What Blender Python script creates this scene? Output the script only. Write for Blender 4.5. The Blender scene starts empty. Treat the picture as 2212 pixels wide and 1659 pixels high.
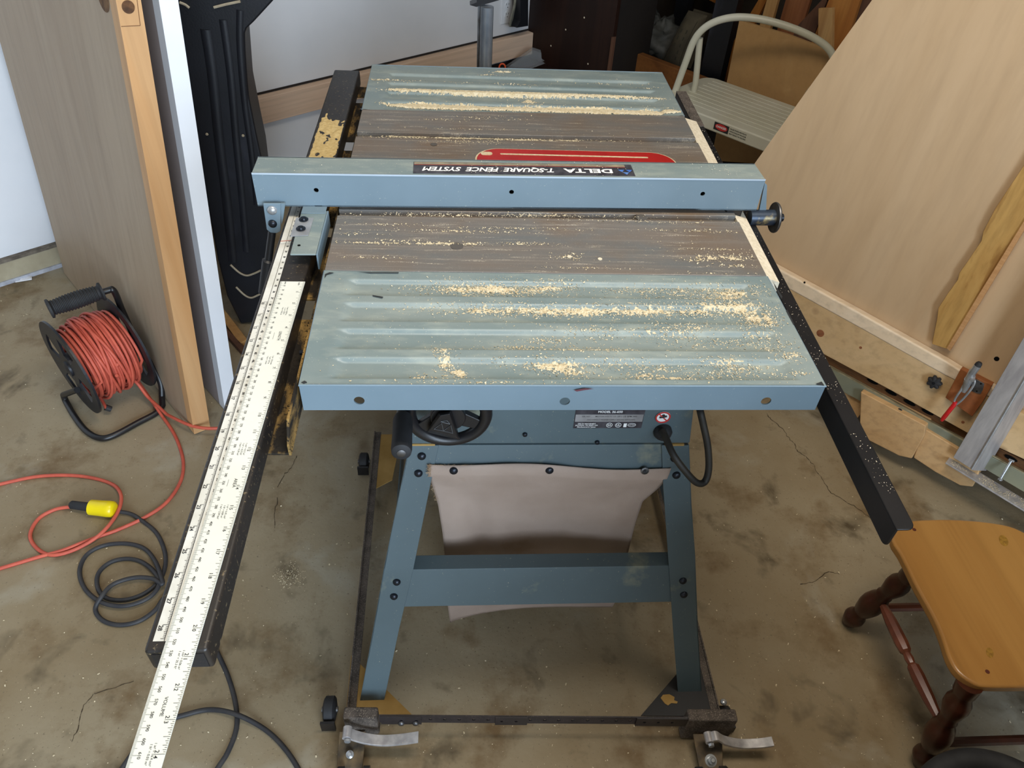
import bpy, bmesh, math, random
from mathutils import Vector, Matrix, noise, Euler
rnd = random.Random(7)
SC = bpy.context.scene
COL = SC.collection
W, H = 2212, 1659
V = Vector
PI = math.pi

# ------------------------------------------------------------------ camera
CAM = V((0.2021, -0.6913, 1.5323)); FPX = 1596.65
RC = (Matrix.Rotation(-0.0971, 3, 'Z') @ Matrix.Rotation(0.8316, 3, 'X') @ Matrix.Rotation(0.0684, 3, 'Z'))
T = 0.90   # table surface above the floor


def ray(u, v):
    return RC @ V(((u - W / 2) / FPX, -(v - H / 2) / FPX, -1.0))


def PP(u, v, p0, n):
    w = ray(u, v); p0 = V(p0); n = V(n)
    return CAM + w * ((p0 - CAM).dot(n) / w.dot(n))


def PZ(u, v, z=0.0): return PP(u, v, (0, 0, z), (0, 0, 1))
def PX(u, v, x): return PP(u, v, (x, 0, 0), (1, 0, 0))
def PY(u, v, y): return PP(u, v, (0, y, 0), (0, 1, 0))


# ------------------------------------------------------------------ materials
def lin(c):
    return tuple(((x / 255) / 12.92 if x / 255 <= .04045 else ((x / 255 + .055) / 1.055) ** 2.4) for x in c) + (1,)


def nd(nt, typ, **k):
    n = nt.nodes.new(typ)
    for a, b in k.items(): setattr(n, a, b)
    return n


def coords(nt, scale=(1, 1, 1), rot=(0, 0, 0), world=False):
    if world:
        tc = nd(nt, 'ShaderNodeNewGeometry'); out = tc.outputs['Position']
    else:
        tc = nd(nt, 'ShaderNodeTexCoord'); out = tc.outputs['Object']
    mp = nd(nt, 'ShaderNodeMapping')
    mp.inputs['Scale'].default_value = scale; mp.inputs['Rotation'].default_value = rot
    nt.links.new(out, mp.inputs['Vector'])
    return mp.outputs['Vector']


def noise_n(nt, vec, scale, detail=4, rough=.55, dist=0):
    n = nd(nt, 'ShaderNodeTexNoise')
    n.inputs['Scale'].default_value = scale; n.inputs['Detail'].default_value = detail
    n.inputs['Roughness'].default_value = rough; n.inputs['Distortion'].default_value = dist
    nt.links.new(vec, n.inputs['Vector'])
    return n.outputs['Fac']


def ramp(nt, fac, lo, hi):
    r = nd(nt, 'ShaderNodeMapRange'); r.inputs['From Min'].default_value = lo; r.inputs['From Max'].default_value = hi
    nt.links.new(fac, r.inputs['Value']); return r.outputs['Result']


def mix(nt, fac, a, b):
    m = nd(nt, 'ShaderNodeMix', data_type='RGBA')
    for s, x in ((m.inputs[0], fac), (m.inputs[6], a), (m.inputs[7], b)):
        if hasattr(x, 'is_linked') or hasattr(x, 'links'): nt.links.new(x, s)
        else: s.default_value = x
    return m.outputs[2]


def newmat(name):
    m = bpy.data.materials.new(name); m.use_nodes = True
    nt = m.node_tree; return m, nt, nt.nodes['Principled BSDF']


def M(name, c1, c2=None, scale=8, stretch=(1, 1, 1), rough=.6, metal=0, lo=.35, hi=.65, bump=0, bscale=None,
      specks=None, rot=(0, 0, 0), world=False, spec=.5, coat=0, r2=None):
    """two-colour noise material; specks = list of (colour, scale, lo, hi, stretch)"""
    m, nt, b = newmat(name)
    vec = coords(nt, stretch, rot, world)
    col = lin(c1)
    f = noise_n(nt, vec, scale)
    if c2: col = mix(nt, ramp(nt, f, lo, hi), lin(c1), lin(c2))
    for s in specks or []:
        cc, sc_, l_, h_, st = s
        v2 = coords(nt, st, rot, world)
        g = noise_n(nt, v2, sc_, 5, .6)
        col = mix(nt, ramp(nt, g, l_, h_), col, lin(cc))
    if hasattr(col, 'links'): nt.links.new(col, b.inputs['Base Color'])
    else: b.inputs['Base Color'].default_value = col
    b.inputs['Roughness'].default_value = rough; b.inputs['Metallic'].default_value = metal
    b.inputs['Specular IOR Level'].default_value = spec
    b.inputs['Coat Weight'].default_value = coat
    if r2 is not None:
        mr = nd(nt, 'ShaderNodeMapRange'); mr.inputs['To Min'].default_value = rough; mr.inputs['To Max'].default_value = r2
        nt.links.new(ramp(nt, f, lo, hi), mr.inputs['Value']); nt.links.new(mr.outputs['Result'], b.inputs['Roughness'])
    if bump:
        bp = nd(nt, 'ShaderNodeBump'); bp.inputs['Strength'].default_value = bump; bp.inputs['Distance'].default_value = .002
        g = noise_n(nt, vec, bscale or scale * 4, 4)
        nt.links.new(g, bp.inputs['Height']); nt.links.new(bp.outputs['Normal'], b.inputs['Normal'])
    return m


def wood(name, c1, c2, c3=None, axis=0, scale=1.0, rot=(0, 0, 0), rough=.6, knots=None, ring=14, contrast=1.0, spec=.3, world=False, amt=.5):
    """stretched grain along one local axis plus distorted rings"""
    m, nt, b = newmat(name)
    st = [9 * scale] * 3; st[axis] = .7 * scale
    vec = coords(nt, tuple(st), rot, world)
    f1 = noise_n(nt, vec, 1.0, 6, .6, .6)
    w = nd(nt, 'ShaderNodeMath', operation='MULTIPLY'); nt.links.new(f1, w.inputs[0]); w.inputs[1].default_value = ring
    s = nd(nt, 'ShaderNodeMath', operation='SINE'); nt.links.new(w.outputs[0], s.inputs[0])
    col = mix(nt, ramp(nt, f1, .3, .7), lin(c1), lin(c2))
    fm = nd(nt, 'ShaderNodeMath', operation='MULTIPLY'); nt.links.new(ramp(nt, s.outputs[0], -.2, 1.1), fm.inputs[0]); fm.inputs[1].default_value = amt
    col = mix(nt, fm.outputs[0], col, lin(c3 or c2))
    st2 = [70 * scale] * 3; st2[axis] = 2.5 * scale
    f2 = noise_n(nt, coords(nt, tuple(st2), rot, world), 1.0, 3, .6)
    fm2 = nd(nt, 'ShaderNodeMath', operation='MULTIPLY'); nt.links.new(ramp(nt, f2, .45, .75), fm2.inputs[0]); fm2.inputs[1].default_value = .35 * contrast
    col = mix(nt, fm2.outputs[0], col, lin(tuple(x * .72 for x in c2)))
    if knots:
        vor = nd(nt, 'ShaderNodeTexVoronoi'); vor.inputs['Scale'].default_value = knots
        nt.links.new(coords(nt, (1, 1, 1), rot, world), vor.inputs['Vector'])
        col = mix(nt, ramp(nt, vor.outputs['Distance'], .09, .04), col, lin((95, 58, 34)))
    nt.links.new(col, b.inputs['Base Color']); b.inputs['Roughness'].default_value = rough
    b.inputs['Specular IOR Level'].default_value = spec
    return m


DUST = (226, 205, 160)
PALE = (222, 214, 196)
m_blue = M('blue grey enamel', (114, 131, 141), (106, 123, 132), 5, rough=.42, specks=[((160, 166, 158), 260, .66, .74, (1, 1, 1))])
m_bluetop = M('blue grey enamel dusty', (116, 130, 130), (129, 139, 136), 4, (1, 2.5, 1), rough=.36, r2=.55, lo=.4, hi=.62,
              specks=[((158, 164, 154), 14, .5, .85, (1, 3, 1)), ((206, 202, 184), 420, .66, .72, (1, 1, 1))])
m_bluestand = M('stand enamel', (84, 99, 104), (76, 90, 94), 4, rough=.5, specks=[((152, 150, 122), 9, .6, .8, (1, 1, 1)), ((165, 160, 135), 240, .67, .74, (1, 1, 1))])
m_iron = None
m_black = M('black enamel', (20, 19, 21), (27, 25, 26), 12, rough=.38, specks=[((120, 110, 96), 420, .70, .76, (1, 1, 1))])
m_blackdust = M('black steel with sawdust', (27, 24, 23), (42, 36, 31), 6, rough=.45,
                specks=[((120, 104, 78), 190, .60, .70, (1, 1, 1))])
m_angle = M('angle with sawdust', (30, 26, 22), (46, 40, 32), 14, rough=.9, spec=.2, specks=[((146, 116, 66), 30, .46, .60, (1, .35, 1)), ((30, 26, 22), 300, .56, .62, (1, 1, 1))])
m_blackplas = M('black plastic', (17, 18, 22), (27, 29, 35), 4, rough=.45, bump=.15, bscale=200, specks=[((70, 72, 86), 3, .62, .85, (1, 1, .4))])
m_rubber = M('black rubber', (26, 26, 28), (38, 38, 40), 30, rough=.7)
m_chrome = M('zinc plated steel', (188, 190, 192), (154, 156, 158), 20, rough=.26, metal=.55)
m_steel = M('dull steel', (120, 120, 122), (88, 84, 80), 30, rough=.45, metal=.9)
m_bolt = M('dark bolt', (44, 48, 56), (34, 36, 42), 30, rough=.35, metal=.6)
m_alu = M('aluminium', (186, 182, 180), (156, 152, 152), 9, (6, 6, .6), rough=.36, metal=.3, specks=[((205, 190, 160), 200, .68, .74, (1, 1, 1))])
m_galv = M('galvanised channel', (150, 148, 122), (128, 134, 120), 5, rough=.42, metal=.25)
m_pipe = M('galvanised pipe', (158, 166, 176), (122, 130, 140), 18, (1, 1, .5), rough=.26, metal=.5)
m_red = M('red enamel', (176, 34, 30), (160, 28, 26), 20, rough=.4, specks=[((222, 170, 140), 300, .68, .75, (1, 1, 1))])
m_rule = M('white painted rule', (226, 226, 216), (220, 219, 206), 6, rough=.5)
m_tape = M('white scale tape', (222, 220, 212), (205, 202, 190), 30, rough=.5)
m_ink = M('black ink', (34, 34, 36), rough=.7)
m_inkgrey = M('grey ink', (95, 95, 95), rough=.7)
m_white = M('white paint print', (236, 236, 234), rough=.6)
m_labelb = M('label black', (42, 40, 46), (72, 70, 76), 60, (1, 1, 1), rough=.35)
m_labelt = M('label tan strip', (150, 138, 112), (110, 104, 92), 40, (1, 1, 1), rough=.5)
m_labelg = M('label silver', (176, 176, 178), (150, 150, 152), 30, rough=.35, metal=.4)
m_logo = M('logo blue', (58, 98, 178), (84, 126, 190), 60, rough=.45)
m_redp = M('red print', (196, 50, 46), rough=.6)
m_reddk = M('red vinyl grip', (208, 34, 38), (190, 28, 30), 20, rough=.35)
m_yel = M('yellow vinyl', (232, 208, 20), (222, 196, 16), 8, rough=.32)
m_orange = M('orange cord', (196, 90, 68), (178, 76, 58), 30, rough=.6)
m_cordb = M('black cord', (38, 38, 42), (52, 50, 50), 30, rough=.6)
m_cordbr = M('dusty brown black cord', (28, 25, 20), (46, 40, 30), 20, rough=.6)
m_dust = M('sawdust', (226, 212, 182), (204, 186, 150), 160, rough=1, bump=.6, bscale=900, spec=.1)
m_dustw = M('pale sawdust', (224, 212, 190), (206, 192, 166), 160, rough=1, spec=.1)
m_cloth = M('canvas', (176, 157, 144), (162, 142, 128), 5, rough=1, bump=.35, bscale=900, spec=.1, specks=[((136, 106, 78), 7, .62, .85, (1, 1, 1))])
m_clothedge = M('frayed canvas edge', (214, 186, 150), (176, 140, 104), 60, rough=1, spec=.1)
m_dirtyply = M('dusty plywood', (150, 118, 66), (176, 142, 86), 12, rough=.9, spec=.1)
m_dirtycream = M('dusty cream flange', (160, 146, 104), (130, 118, 82), 10, rough=.8, spec=.2)
m_speckbase = M('speckled dusty steel', (58, 50, 44), (92, 82, 74), 40, rough=.8, specks=[((134, 122, 108), 420, .54, .66, (1, 1, 1))])
m_grimy = M('grimy black steel', (34, 29, 31), (50, 43, 44), 30, rough=.5, specks=[((104, 92, 82), 500, .6, .7, (1, 1, 1))])
m_stoolw = M('cream enamel', (206, 202, 184), (196, 192, 170), 5, rough=.38, specks=[((120, 112, 96), 60, .74, .78, (1, 1, 1))])
m_wallw = M('white wall board', (226, 226, 228), (218, 219, 222), 3, rough=.55, world=True, specks=[((150, 150, 150), 20, .78, .80, (1, 1, 1))])
m_found = M('painted concrete', (190, 192, 190), (176, 178, 174), 8, rough=.8, bump=.3, bscale=60, world=True)
m_foundy = M('bare curb', (174, 164, 138), (146, 134, 110), 6, rough=.9, bump=.4, bscale=80, world=True)
m_ceil = M('ceiling board', (226, 222, 214), (216, 212, 204), 3, rough=.9, world=True)
m_dimwall = M('dim corner wall', (40, 32, 26), (54, 44, 34), 6, rough=.9, world=True)  # dark brown stands in for the little light reaching the back corner
m_darkbox = M('dark box', (26, 20, 17), (34, 27, 22), 5, rough=.8)
m_rwall = M('side wall', (150, 140, 128), (138, 128, 116), 3, rough=.9, world=True)
m_sack = M('brown paper sack', (92, 84, 66), (70, 64, 52), 9, rough=.9, bump=.5, bscale=40)
m_bag = M('grey plastic bag', (84, 84, 80), (52, 54, 52), 12, rough=.6, bump=.6, bscale=60)
m_sackprint = M('sack print', (58, 56, 46), rough=.9)
m_paper = M('white paper', (226, 226, 230), rough=.9)
m_plate = M('outlet plastic', (226, 228, 232), rough=.4)
m_hole = M('dark hole', (12, 11, 10), rough=.9, spec=.1)
m_clear = None

w_door = wood('door veneer', (172, 152, 128), (156, 134, 110), (146, 122, 96), axis=2, scale=.55, rough=.55, ring=9, contrast=.7, amt=.35)
w_dooredge = wood('door stile edge', (206, 168, 124), (184, 134, 84), (168, 112, 64), axis=2, scale=.5, rough=.55, ring=7, amt=.55)
w_shade = M('shaded door face', (158, 146, 142), (148, 136, 132), 3, rough=.5)  # lilac grey paints the shade on the second door's face
m_doorwhite = M('white painted edge', (228, 230, 234), (220, 222, 226), 5, rough=.5)
w_beam = wood('pine beam', (226, 198, 174), (212, 180, 152), (196, 160, 130), axis=0, scale=.8, rough=.7, knots=5, ring=9, amt=.4)
w_beamr = wood('brown plank', (150, 98, 52), (118, 74, 38), (96, 58, 28), axis=0, scale=.8, rough=.7, ring=9)
w_ply = wood('birch plywood', (196, 168, 134), (182, 152, 116), (170, 134, 98), axis=2, scale=.42, rough=.6, ring=10, contrast=.5, amt=.3)
w_ply2 = wood('birch plywood second', (196, 158, 108), (178, 138, 88), (160, 120, 74), axis=0, scale=.5, rough=.6, ring=16, contrast=.5, amt=.35)
w_pine = wood('pine board', (208, 178, 136), (194, 160, 114), (178, 140, 94), axis=0, scale=.8, rough=.6, knots=4, ring=9, amt=.3)
w_fir = wood('fir batten', (196, 158, 94), (162, 118, 60), (128, 84, 36), axis=2, scale=1.2, rough=.55, ring=22, amt=.7)
w_block = wood('pine block', (206, 170, 124), (190, 150, 102), (172, 130, 84), axis=0, scale=1, rough=.65, knots=7, ring=8, amt=.3)
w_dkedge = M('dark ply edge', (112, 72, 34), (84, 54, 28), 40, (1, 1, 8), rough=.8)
w_red = wood('reddish block', (156, 96, 54), (138, 80, 42), (120, 66, 34), axis=0, scale=1.4, rough=.6)
w_seat = wood('varnished seat', (184, 138, 76), (146, 98, 46), (122, 76, 34), axis=1, scale=.55, rough=.28, ring=8, contrast=.9, amt=.5, spec=.5, rot=(0, 0, .5))
w_leg = wood('dark stained turned wood', (70, 34, 20), (50, 24, 15), (38, 18, 12), axis=2, scale=1, rough=.3, spec=.5)
w_leg2 = wood('red stained rung', (122, 68, 46), (100, 54, 36), (84, 42, 28), axis=0, scale=1, rough=.32, spec=.5)
w_dark = wood('dark brown panel', (46, 27, 20), (34, 19, 15), (26, 14, 12), axis=2, scale=.8, rough=.5)
LUM = [wood('lumber a', (200, 160, 104), (170, 124, 74), axis=2, scale=1, rough=.7), wood('lumber b', (176, 118, 78), (142, 88, 56), axis=2, scale=1, rough=.7),
       wood('lumber c', (190, 132, 66), (160, 98, 42), axis=2, scale=1, rough=.7), wood('lumber d', (112, 78, 58), (86, 58, 44), axis=2, scale=1, rough=.8)]


def make_iron():
    m, nt, b = newmat('cast iron with dust')
    base = mix(nt, ramp(nt, noise_n(nt, coords(nt, (1.2, 5, 1)), 3, 5), .38, .62), lin((116, 105, 95)), lin((104, 104, 102)))
    base = mix(nt, ramp(nt, noise_n(nt, coords(nt, (1, 1, 1)), 5, 4), .5, .72), base, lin((114, 94, 74)))
    base = mix(nt, ramp(nt, noise_n(nt, coords(nt, (.5, 40, 1)), 3, 5, .6), .5, .72), base, lin((128, 120, 111)))
    st = ramp(nt, noise_n(nt, coords(nt, (2.5, 34, 1)), 3.2, 7, .7), .56, .68)
    g = ramp(nt, noise_n(nt, coords(nt, (1, 1.6, 1)), 420, 3, .6), .42, .62)
    mm = nd(nt, 'ShaderNodeMath', operation='MULTIPLY'); nt.links.new(st, mm.inputs[0]); nt.links.new(g, mm.inputs[1])
    base = mix(nt, mm.outputs[0], base, lin((206, 194, 174)))
    base = mix(nt, ramp(nt, noise_n(nt, coords(nt, (1, 1.6, 1)), 520, 3, .6), .66, .72), base, lin((196, 184, 164)))
    nt.links.new(base, b.inputs['Base Color'])
    b.inputs['Metallic'].default_value = .1; b.inputs['Roughness'].default_value = .48
    return m


m_iron = make_iron()


def make_floor():
    m, nt, b = newmat('garage concrete')
    v = coords(nt, (1, 1, 1), world=True)
    c = mix(nt, ramp(nt, noise_n(nt, v, 1.6, 6, .6), .35, .65), lin((154, 141, 116)), lin((130, 112, 83)))
    c = mix(nt, ramp(nt, noise_n(nt, v, 5, 6, .65), .52, .7), c, lin((108, 86, 56)))
    c = mix(nt, ramp(nt, noise_n(nt, coords(nt, (1, 1, 1), (0, 0, 1.2), True), 2.6, 5, .6, .5), .56, .72), c, lin((164, 157, 139)))
    f3 = noise_n(nt, coords(nt, (1, 1, 1), (0, 0, .4), True), 7.5, 4, .6, .3)
    c = mix(nt, ramp(nt, f3, .57, .74), c, lin((84, 72, 52)))
    c = mix(nt, ramp(nt, noise_n(nt, v, 160, 4, .6), .62, .70), c, lin((112, 98, 78)))
    c = mix(nt, ramp(nt, noise_n(nt, v, 240, 4, .6), .685, .72), c, lin((196, 180, 146)))
    nt.links.new(c, b.inputs['Base Color']); b.inputs['Roughness'].default_value = .62
    b.inputs['Specular IOR Level'].default_value = .35
    bp = nd(nt, 'ShaderNodeBump'); bp.inputs['Strength'].default_value = .25; bp.inputs['Distance'].default_value = .003
    nt.links.new(noise_n(nt, v, 60, 5), bp.inputs['Height']); nt.links.new(bp.outputs['Normal'], b.inputs['Normal'])
    return m


m_floor = make_floor()
m_crack = M('crack', (70, 60, 48), rough=1, spec=.1)
m_stain = M('oil stain', (74, 64, 48), (92, 80, 60), 20, rough=.6)


def make_clear():
    m, nt, b = newmat('clear plastic')
    b.inputs['Base Color'].default_value = (.85, .88, .9, 1); b.inputs['Roughness'].default_value = .15
    b.inputs['Transmission Weight'].default_value = .9; b.inputs['IOR'].default_value = 1.2
    return m


m_clear = make_clear()


# ------------------------------------------------------------------ mesh builder
class MB:
    def __init__(s): s.v = []; s.f = []; s.m = []

    def add(s, vs, fs, mi=0):
        o = len(s.v); s.v += [V(x) for x in vs]; s.f += [tuple(o + i for i in f) for f in fs]; s.m += [mi] * len(fs); return s

    def hexa(s, p, mi=0):   # 8 points: bottom 4, top 4 (same order)
        return s.add(p, [(3, 2, 1, 0), (4, 5, 6, 7), (0, 1, 5, 4), (1, 2, 6, 5), (2, 3, 7, 6), (3, 0, 4, 7)], mi)

    def box(s, a, b, mi=0):
        (x0, y0, z0), (x1, y1, z1) = a, b
        return s.hexa([(x0, y0, z0), (x1, y0, z0), (x1, y1, z0), (x0, y1, z0), (x0, y0, z1), (x1, y0, z1), (x1, y1, z1), (x0, y1, z1)], mi)

    def obox(s, o, ex, ey, ez, mi=0):  # origin corner + three edge vectors
        o, ex, ey, ez = V(o), V(ex), V(ey), V(ez)
        return s.hexa([o, o + ex, o + ex + ey, o + ey, o + ez, o + ex + ez, o + ex + ey + ez, o + ey + ez], mi)

    def prism(s, poly, vec, mi=0):
        n = len(poly); vec = V(vec)
        vs = [V(p) for p in poly] + [V(p) + vec for p in poly]
        return s.add(vs, [tuple(range(n))[::-1], tuple(range(n, 2 * n))] + [(i, (i + 1) % n, n + (i + 1) % n, n + i) for i in range(n)], mi)

    def poly(s, pts, mi=0): return s.add(pts, [tuple(range(len(pts)))], mi)

    def tube(s, pts, r, n=12, closed=False, mi=0, cap=True):
        pts = [V(p) for p in pts]; N = len(pts); rr = r if isinstance(r, (list, tuple)) else [r] * N
        vs = []; prev = None
        for i, p in enumerate(pts):
            a = pts[(i - 1) % N] if (closed or i > 0) else p
            b = pts[(i + 1) % N] if (closed or i < N - 1) else p
            t = (b - a).normalized()
            if prev is None:
                u = t.orthogonal().normalized()
            else:
                u = (prev - t * prev.dot(t)).normalized()
            prev = u; w = t.cross(u)
            vs += [p + (u * math.cos(2 * PI * k / n) + w * math.sin(2 * PI * k / n)) * rr[i] for k in range(n)]
        fs = []
        for i in range(N if closed else N - 1):
            j = (i + 1) % N
            fs += [(i * n + k, i * n + (k + 1) % n, j * n + (k + 1) % n, j * n + k) for k in range(n)]
        if not closed and cap: fs += [tuple(range(n))[::-1], tuple(range((N - 1) * n, N * n))]
        return s.add(vs, fs, mi)

    def cyl(s, a, b, r, n=24, mi=0): return s.tube([a, b], r, n, mi=mi)

    def lathe(s, o, ax, prof, n=24, mi=0):   # prof list of (radius, distance along axis)
        o, ax = V(o), V(ax).normalized()
        u = ax.orthogonal().normalized(); w = ax.cross(u); vs = []
        for r, h in prof:
            vs += [o + ax * h + (u * math.cos(2 * PI * k / n) + w * math.sin(2 * PI * k / n)) * max(r, 1e-5) for k in range(n)]
        fs = []
        for i in range(len(prof) - 1):
            fs += [(i * n + k, i * n + (k + 1) % n, (i + 1) * n + (k + 1) % n, (i + 1) * n + k) for k in range(n)]
        fs += [tuple(range(n))[::-1], tuple(range((len(prof) - 1) * n, len(prof) * n))]
        return s.add(vs, fs, mi)

    def grid(s, fn, nu, nv, mi=0):
        vs = [fn(i / nu, j / nv) for j in range(nv + 1) for i in range(nu + 1)]
        fs = [(j * (nu + 1) + i, j * (nu + 1) + i + 1, (j + 1) * (nu + 1) + i + 1, (j + 1) * (nu + 1) + i) for j in range(nv) for i in range(nu)]
        return s.add(vs, fs, mi)

    def plate(s, fn, w, h, holes, off, mi=0):
        """flat sheet w x h in (s,t), fn maps to 3D, off = thickness vector; holes (s,t,r) are real openings"""
        holes = sorted(holes); off = V(off)
        for o in (V((0, 0, 0)), off):
            x = 0
            def q(a, b, c, d): s.add([fn(a, c) + o, fn(b, c) + o, fn(b, d) + o, fn(a, d) + o], [(0, 1, 2, 3)], mi)
            for cx, cy, r in holes:
                c = min(r * 1.5, cy * .98, (h - cy) * .98)
                if cx - c > x: q(x, cx - c, 0, h)
                q(cx - c, cx + c, 0, cy - c); q(cx - c, cx + c, cy + c, h)
                n = 24; inn = []; out = []
                for k in range(n):
                    a = 2 * PI * k / n; ca, sa = math.cos(a), math.sin(a); mxx = max(abs(ca), abs(sa))
                    inn.append(fn(cx + r * ca, cy + r * sa) + o); out.append(fn(cx + c * ca / mxx, cy + c * sa / mxx) + o)
                s.add(inn + out, [(k, (k + 1) % n, n + (k + 1) % n, n + k) for k in range(n)], mi)
                if o.length == 0: s.add(inn + [v + off for v in inn], [(k, (k + 1) % n, n + (k + 1) % n, n + k) for k in range(n)], mi)
                x = cx + c
            if x < w: q(x, w, 0, h)
        for a, b in (((0, 0), (w, 0)), ((w, 0), (w, h)), ((w, h), (0, h)), ((0, h), (0, 0))):
            A, B = fn(*a), fn(*b); s.add([A, B, B + off, A + off], [(0, 1, 2, 3)], mi)
        return s


def put(name, mb, mats, parent=None, bevel=0, smooth=35, solid=0, sub=0, fixn=True, seg=2, rz=0, merge=False):
    me = bpy.data.meshes.new(name)
    c = sum(mb.v, V((0, 0, 0))) / max(1, len(mb.v))
    Rm = Matrix.Rotation(-rz, 3, 'Z')
    me.from_pydata([tuple(Rm @ (x - c)) for x in mb.v], [], mb.f)
    for m in (mats if isinstance(mats, (list, tuple)) else [mats]): me.materials.append(m)
    me.polygons.foreach_set('material_index', mb.m)
    me.update()
    if merge:
        bm = bmesh.new(); bm.from_mesh(me); bmesh.ops.remove_doubles(bm, verts=bm.verts, dist=1e-5); bm.to_mesh(me); bm.free()
    if fixn:
        bm = bmesh.new(); bm.from_mesh(me); bmesh.ops.recalc_face_normals(bm, faces=bm.faces); bm.to_mesh(me); bm.free()
    if smooth:
        me.polygons.foreach_set('use_smooth', [True] * len(me.polygons)); me.set_sharp_from_angle(angle=math.radians(smooth))
    o = bpy.data.objects.new(name, me); COL.objects.link(o)
    off = V((0, 0, 0)); p = parent
    while p: off += p.location; p = p.parent
    o.parent = parent; o.location = c - off; o.rotation_euler = (0, 0, rz)
    if solid:
        md = o.modifiers.new('thick', 'SOLIDIFY'); md.thickness = solid; md.offset = -1
    if bevel:
        md = o.modifiers.new('bev', 'BEVEL'); md.width = bevel; md.segments = seg; md.limit_method = 'ANGLE'; md.angle_limit = math.radians(40); md.harden_normals = True
    if sub:
        md = o.modifiers.new('sub', 'SUBSURF'); md.levels = sub; md.render_levels = sub
    return o


def tag(o, label, cat, group=None, kind=None):
    o['label'] = label; o['category'] = cat
    if group: o['group'] = group
    if kind: o['kind'] = kind
    return o


def thing(name, loc, label, cat, group=None):
    o = bpy.data.objects.new(name, None); COL.objects.link(o); o.location = loc; o.empty_display_size = .05
    return tag(o, label, cat, group)


def struct(name, mb, m, bevel=0, rz=0):
    o = put(name, mb, m, bevel=bevel, rz=rz); o['kind'] = 'structure'; return o


def copy_to(src, parent, loc):
    c = src.copy(); COL.objects.link(c); c.parent = parent
    off = V((0, 0, 0)); p = parent
    while p: off += p.location; p = p.parent
    c.location = V(loc) - off
    return c


# smooth curve through points (Catmull-Rom)
def spline(pts, k=8, closed=False):
    pts = [V(p) for p in pts]; n = len(pts); out = []
    rng = range(n if closed else n - 1)
    for i in rng:
        g = lambda j: pts[j % n] if closed else pts[min(max(j, 0), n - 1)]
        a, b, c, d = g(i - 1), g(i), g(i + 1), g(i + 2)
        for s in range(k):
            t = s / k
            out.append(.5 * ((2 * b) + (c - a) * t + (2 * a - 5 * b + 4 * c - d) * t * t + (3 * b - a - 3 * c + d) * t ** 3))
    if not closed: out.append(pts[-1])
    return out


# lettering
_tc = {}


def glyphs(txt, bold=0, shear=0):
    key = (txt, bold, shear)
    if key not in _tc:
        cu = bpy.data.curves.new('t', 'FONT'); cu.body = txt; cu.size = 1; cu.align_x = 'CENTER'; cu.align_y = 'CENTER'
        cu.offset = bold; cu.shear = shear; cu.resolution_u = 3; cu.fill_mode = 'FRONT'
        ob = bpy.data.objects.new('t', cu); COL.objects.link(ob)
        dg = bpy.context.evaluated_depsgraph_get()
        me = bpy.data.meshes.new_from_object(ob.evaluated_get(dg))
        _tc[key] = ([v.co.copy() for v in me.vertices], [tuple(p.vertices) for p in me.polygons])
        bpy.data.objects.remove(ob); bpy.data.meshes.remove(me); bpy.data.curves.remove(cu)
    return _tc[key]


def write(mb, txt, o, ex, ey, size, mi=0, bold=.01, shear=0, sx=1.0, width=None):
    """text centred at o, ex = reading direction, ey = up direction"""
    vs, fs = glyphs(txt, bold, shear)
    if not vs: return
    o, ex, ey = V(o), V(ex).normalized(), V(ey).normalized()
    if width:
        ww = max(v.x for v in vs) - min(v.x for v in vs); sx = width / (ww * size)
    mb.add([o + ex * (v.x * size * sx) + ey * (v.y * size) for v in vs], fs, mi)


def flake(mb, p, s, mi=0, flat=.6):
    a = rnd.uniform(0, 2 * PI); e1 = V((math.cos(a), math.sin(a), rnd.uniform(-flat, flat))).normalized()
    e2 = e1.cross(V((rnd.uniform(-flat, flat), rnd.uniform(-flat, flat), 1))).normalized()
    l = s * rnd.uniform(.5, 1.4); w = s * rnd.uniform(.3, .8)
    p = V(p); lift = abs(e1.z) * l + abs(e2.z) * w
    p = p + V((0, 0, lift + .0002))
    mb.add([p - e1 * l - e2 * w, p + e1 * l - e2 * w * .7, p + e1 * l * .8 + e2 * w, p - e1 * l * .7 + e2 * w], [(0, 1, 2, 3)], mi)


def blob_flakes(mb, zf, u, v, ru, rv, n, s=.0011, z=T, seed=0, slope=0.0):
    """flakes in a soft elliptical patch whose size is given on the sheet"""
    c = PZ(u, v, z); ex = PZ(u + ru, v + slope * ru, z) - c; ey = PZ(u, v - rv, z) - c
    for _ in range(n):
        a, b = rnd.gauss(0, .5), rnd.gauss(0, .5)
        q = c + ex * a + ey * b
        g = noise.noise(V((q.x * 60, q.y * 90, seed)))
        if g < -.05 and rnd.random() < .8: continue
        zz = zf(q)
        if zz is None: continue
        flake(mb, (q.x, q.y, zz), s * rnd.uniform(.6, 1.4))
#PART2

# ================================================================== THE ROOM
WP = PZ(0, 612.6); WD = V((.7775, .6289, 0)); WN = V((.6289, -.7775, 0))   # wall base, its run, and the side facing the room
UP = V((0, 0, 1))
RZ = math.atan2(.6289, .7775)


def wall_pt(t, z, off=0): return WP + WD * t + WN * off + UP * z


mb = MB().poly([(-6, -6, 0), (6, -6, 0), (6, 6, 0), (-6, 6, 0)]); struct('floor', mb, m_floor)
TB = 3.15   # run at which the far corner lies
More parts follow.
